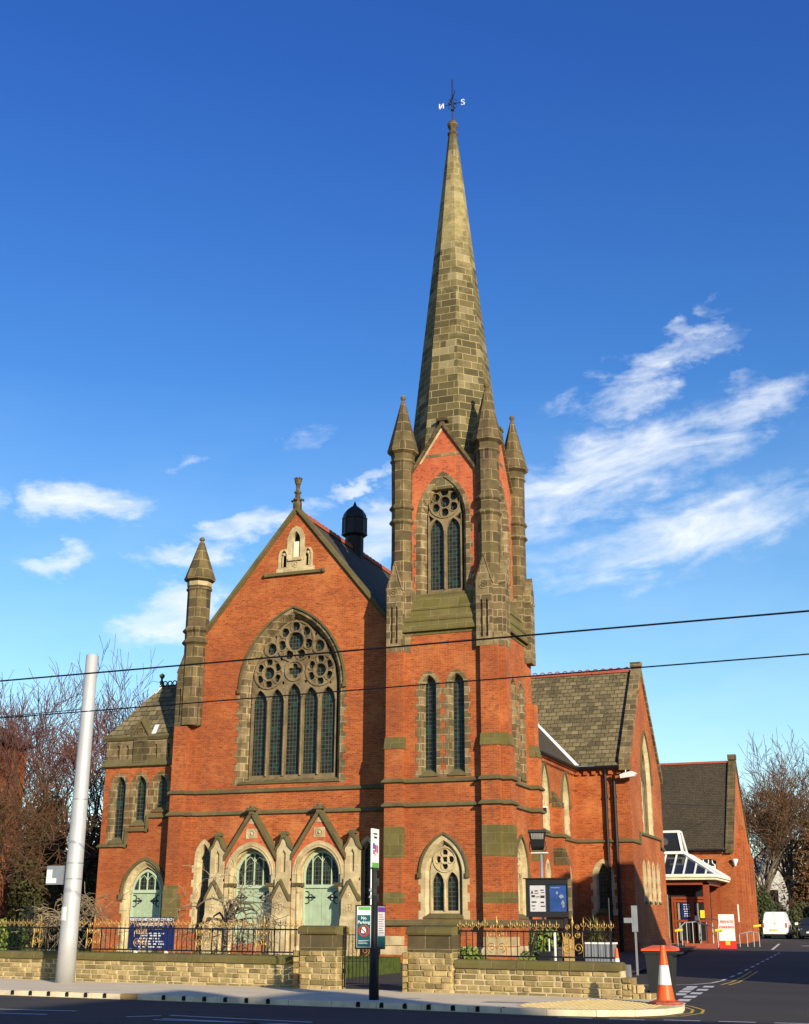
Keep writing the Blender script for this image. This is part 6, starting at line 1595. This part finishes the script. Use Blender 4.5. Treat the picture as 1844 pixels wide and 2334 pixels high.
def tree(name, label, x, y, h, r, seed, group, bark='bark', twig='twig_brown', spread=.85, up=.10, kids=(4, 6), lvl=4, lean=(0, 0), trunk=.34, minr=.014, twig_len=1.3, twigs=6, z=0.0, ivy=None):
    rg = random.Random(seed); t = thing(name, label, 'tree', (x, y, z), group)
    mb, tw = MB(), MB(); p = Vector((x, y, z-.1)); d = Vector((lean[0], lean[1], 1)).normalized()
    th = h*trunk; mb.tube([p, p+d*th*.5, p+d*th], [r*1.25, r, r*.85], 9)
    top = p+d*th; n = rg.randint(4, 6)
    for j in range(n):
        a = 6.283*j/n+rg.uniform(-.4, .4); tilt = rg.uniform(.25, .75)*spread if j else .08
        nd = Vector((math.cos(a)*math.sin(tilt), math.sin(a)*math.sin(tilt), math.cos(tilt)))
        st = p+d*th*rg.uniform(.72, 1.0)
        grow(mb, tw, st, nd, (h-th)*rg.uniform(.55, .72), r*rg.uniform(.42, .62), lvl, rg, spread, up, 5, kids, twig_len, twigs, minr)
    mb.build('trunk', bark, t, fix=False); tw.build('crown', twig, t, fix=False)
    if ivy:
        c = MB(); leaves(c, rg, ivy[0], [(x+d.x*hh*(th), y, z+hh*th, r*2.2+.25, r*2.2+.25, .8) for hh in [k/6 for k in range(1, 8)]], .09); c.build('ivy', ivy[1], t, fix=False)
    return t
def leaves(c, rg, n, blobs, s):
    tot = sum(b[3]*b[4]*b[5] for b in blobs)
    for (cx, cy, cz, rx, ry, rz) in blobs:
        k = int(n*rx*ry*rz/tot)
        for _ in range(k):
            u = Vector((rg.gauss(0, 1), rg.gauss(0, 1), rg.gauss(0, 1))).normalized(); q = rg.random()**.4
            p = Vector((cx+u.x*rx*q, cy+u.y*ry*q, cz+u.z*rz*q)); a = Vector((rg.uniform(-1, 1), rg.uniform(-1, 1), rg.uniform(-1, 1))).normalized(); b = a.orthogonal().normalized(); ss = s*rg.uniform(.6, 1.5)
            c.add([p-a*ss, p+b*ss*.55, p+a*ss, p-b*ss*.55], [(0, 1, 2, 3)])
def bush(name, label, blobs, n, s, mat, seed, group=None, cat='bush', stems=None, stem_mat='twig_brown'):
    rg = random.Random(seed); t = thing(name, label, cat, (blobs[0][0], blobs[0][1], 0), group)
    c = MB(); leaves(c, rg, n, blobs, s); c.build('foliage', mat, t, fix=False)
    if stems:
        m, w = MB(), MB()
        for _ in range(stems):
            b = rg.choice(blobs); p = Vector((b[0]+rg.uniform(-.5, .5)*b[3], b[1]+rg.uniform(-.5, .5)*b[4], max(.05, b[2]-b[5]))); d = Vector((rg.gauss(0, .35), rg.gauss(0, .35), 1)).normalized()
            grow(m, w, p, d, b[5]*rg.uniform(1.2, 1.9), .03, 2, rg, .9, .05, 4, (4, 6), .7, 4, .009)
        m.add(w.v, w.f); m.build('stems', stem_mat, t, fix=False)
    return t
GL = 'bare trees beyond the left end of the church'; GR = 'bare trees behind the hall'
def plant_all():
    LT = dict(kids=(3, 4), twigs=6, twig_len=1.25)
    tree('bare_tree', 'thick trunked bare tree with reddish twigs rising behind the silver pole', -40.6, 57, 10.0, .42, 21, GL, 'bark', 'twig_red', .8, .16, lvl=4, lean=(-.05, 0), trunk=.30, ivy=(900, 'leaf_ivy'), **LT)
    tree('bare_tree', 'dark trunked bare tree close against the side of the porch wing', -38.3, 58.5, 9.8, .38, 22, GL, 'bark', 'twig_red', .75, .18, lvl=4, lean=(.06, 0), trunk=.32, **LT)
    tree('bare_tree', 'bare purple twigged tree between the brick house and the silver pole', -46.4, 63.5, 11.6, .34, 23, GL, 'bark', 'twig_purple', .75, .17, lvl=4, lean=(-.05, 0), trunk=.32, **LT)
    tree('bare_tree', 'low bare tree whose branches cross the face of the brick house', -38.6, 46.8, 7.2, .17, 24, GL, 'bark', 'twig_brown', 1.0, .06, lvl=4, lean=(-.1, 0), trunk=.30, **LT)
    tree('bare_tree', 'bare purple twigged tree standing behind the roof of the brick house', -53.5, 67, 12.6, .36, 25, GL, 'bark', 'twig_purple', .8, .16, lvl=4, lean=(0, 0), trunk=.32, **LT)
    tree('bare_tree', 'bare red twigged tree showing above the ridge of the porch wing', -46.5, 72, 12.0, .36, 26, GL, 'bark', 'twig_red', .7, .18, lvl=4, lean=(0, 0), trunk=.34, **LT)
    bush('evergreen_shrub', 'tall ivy clad shrub mass between the brick house and the pole', [(-43.9, 58.5, 3.2, 1.7, 1.4, 3.4), (-42.2, 57.5, 2.0, 1.7, 1.4, 2.4), (-44.4, 59.3, 6.0, 1.3, 1.0, 2.4), (-41.2, 59.5, 4.2, 1.2, 1.0, 3.0), (-45.6, 60, 3.4, 1.3, 1.2, 3.4)], 17000, .10, 'leaf_ivy', 31, None, 'shrub', 26)
    bush('evergreen_shrub', 'dark low shrub behind the silver pole beside the wing wall', [(-39.4, 57.0, 1.8, 1.4, 1.2, 2.1), (-39.0, 59.2, 3.6, 1.3, 1.1, 2.4), (-40.2, 61, 4.0, 1.4, 1.1, 3.2)], 10000, .10, 'leaf_dark', 32, None, 'shrub', 18)
    bush('clipped_hedge', 'bright green hedge behind the long railing near the silver pole', [(-26.6, 34.0, .95, .8, .6, .65), (-27.9, 34.2, 1.0, 1.1, .6, .7)], 4200, .05, 'leaf_bright', 33, None, 'hedge')
    bush('distant_woodland', 'far off dark woodland seen between the trunks', [(-58, 92, 3.5, 9, 2, 4.5), (-72, 95, 4, 9, 2, 5), (-46, 96, 3, 6, 2, 4)], 9000, .26, 'leaf_bronze', 35, None, 'woodland', 30)['kind'] = 'stuff'
    # arching pale shrub behind the pole, weeping tree by the door
    rg = random.Random(41); t = thing('arching_shrub', 'leafless arching pale shrub behind the silver pole', 'shrub', (-24.0, 33.5, .45)); m, w = MB(), MB()
    for i in range(16):
        a = rg.uniform(0, 6.283); d = Vector((math.cos(a)*.9, math.sin(a)*.7, .9)).normalized()
        grow(m, w, Vector((-23.9+.3*math.cos(a), 33.6, 1.25)), d, rg.uniform(.8, 1.35), .028, 2, rg, 1.1, .06, 5, (4, 6), .5, 4, .009, .75, .3)
    m.tube([(-23.9, 33.6, .3), (-23.92, 33.6, 1.3)], [.09, .07], 7); m.add(w.v, w.f); m.build('branches', 'twig_pale', t, fix=False)
    rg = random.Random(57); x, y = -18.5, 33.5; t = thing('weeping_tree', 'small gnarled weeping tree without leaves in front of the twin doorways', 'tree', (x, y, .4)); m, w = MB(), MB()
    m.tube([(x-.02, y, .35), (x+.0, y, .9), (x-.02, y, 1.45)], [.11, .09, .085], 9)
    for i in range(12):
        a = 6.283*i/12+rg.uniform(-.25, .25); d = Vector((math.cos(a), math.sin(a)*.7, rg.uniform(.5, 2.2))).normalized()
        grow(m, w, Vector((x, y, 1.35+rg.uniform(-.05, .25))), d, rg.uniform(1.15, 1.75), .05, 3, rg, 1.2, .06, 5, (2, 4), .40, 3, .009, 1.0, .40)
    m.build('trunk', 'bark_grey', t, fix=False); w.build('crown', 'twig_pale', t, fix=False)
    # right background
    RT = dict(kids=(3, 4), twigs=5, twig_len=1.4, minr=.018)
    tree('bare_tree', 'pale trunked bare tree standing beyond the parked van', -9.0, 115, 12.0, .27, 61, GR, 'bark_grey', 'twig_brown', .9, .12, lvl=4, lean=(0, 0), trunk=.42, **RT)
    tree('bare_tree', 'leaning bare tree closest to the hall gable', -10.9, 113, 10.6, .26, 62, GR, 'bark_grey', 'twig_brown', .9, .12, lvl=4, lean=(-.03, 0), trunk=.38, **RT)
    tree('bare_tree', 'bare purple twigged tree farther off between its two neighbours', -10.3, 130, 12.4, .30, 63, GR, 'bark', 'twig_purple', .9, .12, lvl=4, lean=(.0, 0), trunk=.34, **RT)
    tree('bare_tree', 'tall bare purple twigged tree above the rusty conifer', -5.6, 122, 14.6, .34, 64, GR, 'bark', 'twig_purple', .85, .13, lvl=4, lean=(-.03, 0), trunk=.36, **RT)
    tree('bare_tree', 'slim bare tree peeping past the hall gable end', -12.2, 118, 11.0, .24, 65, GR, 'bark', 'twig_brown', .85, .12, lvl=4, lean=(0, 0), trunk=.34, **RT)
    bush('conifer', 'dark rusty conifer behind the dark car', [(-7.0, 112, 5.6, 1.5, 1.5, 3.4), (-7.0, 112, 3.0, 2.0, 1.8, 2.6), (-6.6, 112, 8.2, .9, .9, 1.8)], 7500, .13, 'leaf_bronze', 71, None, 'conifer', 10)
    bush('evergreen_bush', 'dark evergreen bush directly behind the white van', [(-10.9, 106, 2.4, 1.2, 1.2, 2.0), (-10.2, 107, 1.8, 1.5, 1.0, 1.4)], 4200, .12, 'leaf_dark', 72, None, 'bush', 8)
    bush('evergreen_bush', 'ivy covered bush between the van and the dark car', [(-8.1, 105, 1.3, .8, .9, 1.3), (-7.7, 106, 1.7, 1.0, 1.0, 1.5)], 3200, .11, 'leaf_ivy', 73, None, 'bush', 6)
    bush('evergreen_bush', 'long dark evergreen hedge behind the dark car', [(-6.0, 105, 1.5, 1.5, 1.0, 1.7), (-3.6, 105, 1.5, 2.0, 1.0, 1.7)], 4200, .12, 'leaf_dark', 74, None, 'bush')
    bush('brown_thicket', 'brown leafless thicket below the far trees', [(-14.5, 124, 3.4, 2.4, 1.2, 3.6), (-8.6, 126, 4.0, 2.2, 1.2, 4.0), (-5.0, 126, 4.4, 3.0, 1.2, 4.4)], 5000, .15, 'leaf_bronze', 75, None, 'thicket', 24)
    # spiky plant and low greenery behind the right railing
    rg = random.Random(81); x, y = -8.62, 37.9; t = thing('spiky_plant', 'spiky green plant beside the notice cabinet', 'plant', (x, y, 0)); m = MB()
    m.tube([(x, y, 0), (x+.02, y, .9)], .07, 7); m.build('stem', 'bark', t); c = MB()
    for i in range(190):
        a = rg.uniform(0, 6.283); e = rg.uniform(-.25, 1.45); L = rg.uniform(.5, .95); d = Vector((math.cos(a)*math.cos(e), math.sin(a)*math.cos(e), math.sin(e))); s = Vector((-math.sin(a), math.cos(a), 0))*.018
        p0 = Vector((x, y, .95+rg.uniform(-.1, .25))); p1 = p0+d*L*.55; p2 = p0+d*L+Vector((0, 0, -.22*L))
        c.add([p0-s, p0+s, p1+s, p1-s, p2], [(0, 1, 2, 3), (3, 2, 4)])
    c.build('fronds', 'leaf_yucca', t, fix=False)
    bush('low_plants', 'clump of bright green leaves behind the short railing by the planter', [(-11.0, 33.2, .5, .42, .3, .45), (-10.3, 32.6, .35, .3, .3, .3), (-9.55, 33.6, .45, .25, .25, .35), (-9.7, 36.2, .9, .5, .3, .6)], 1500, .07, 'leaf_bright', 82, None, 'plant')
plant_all()
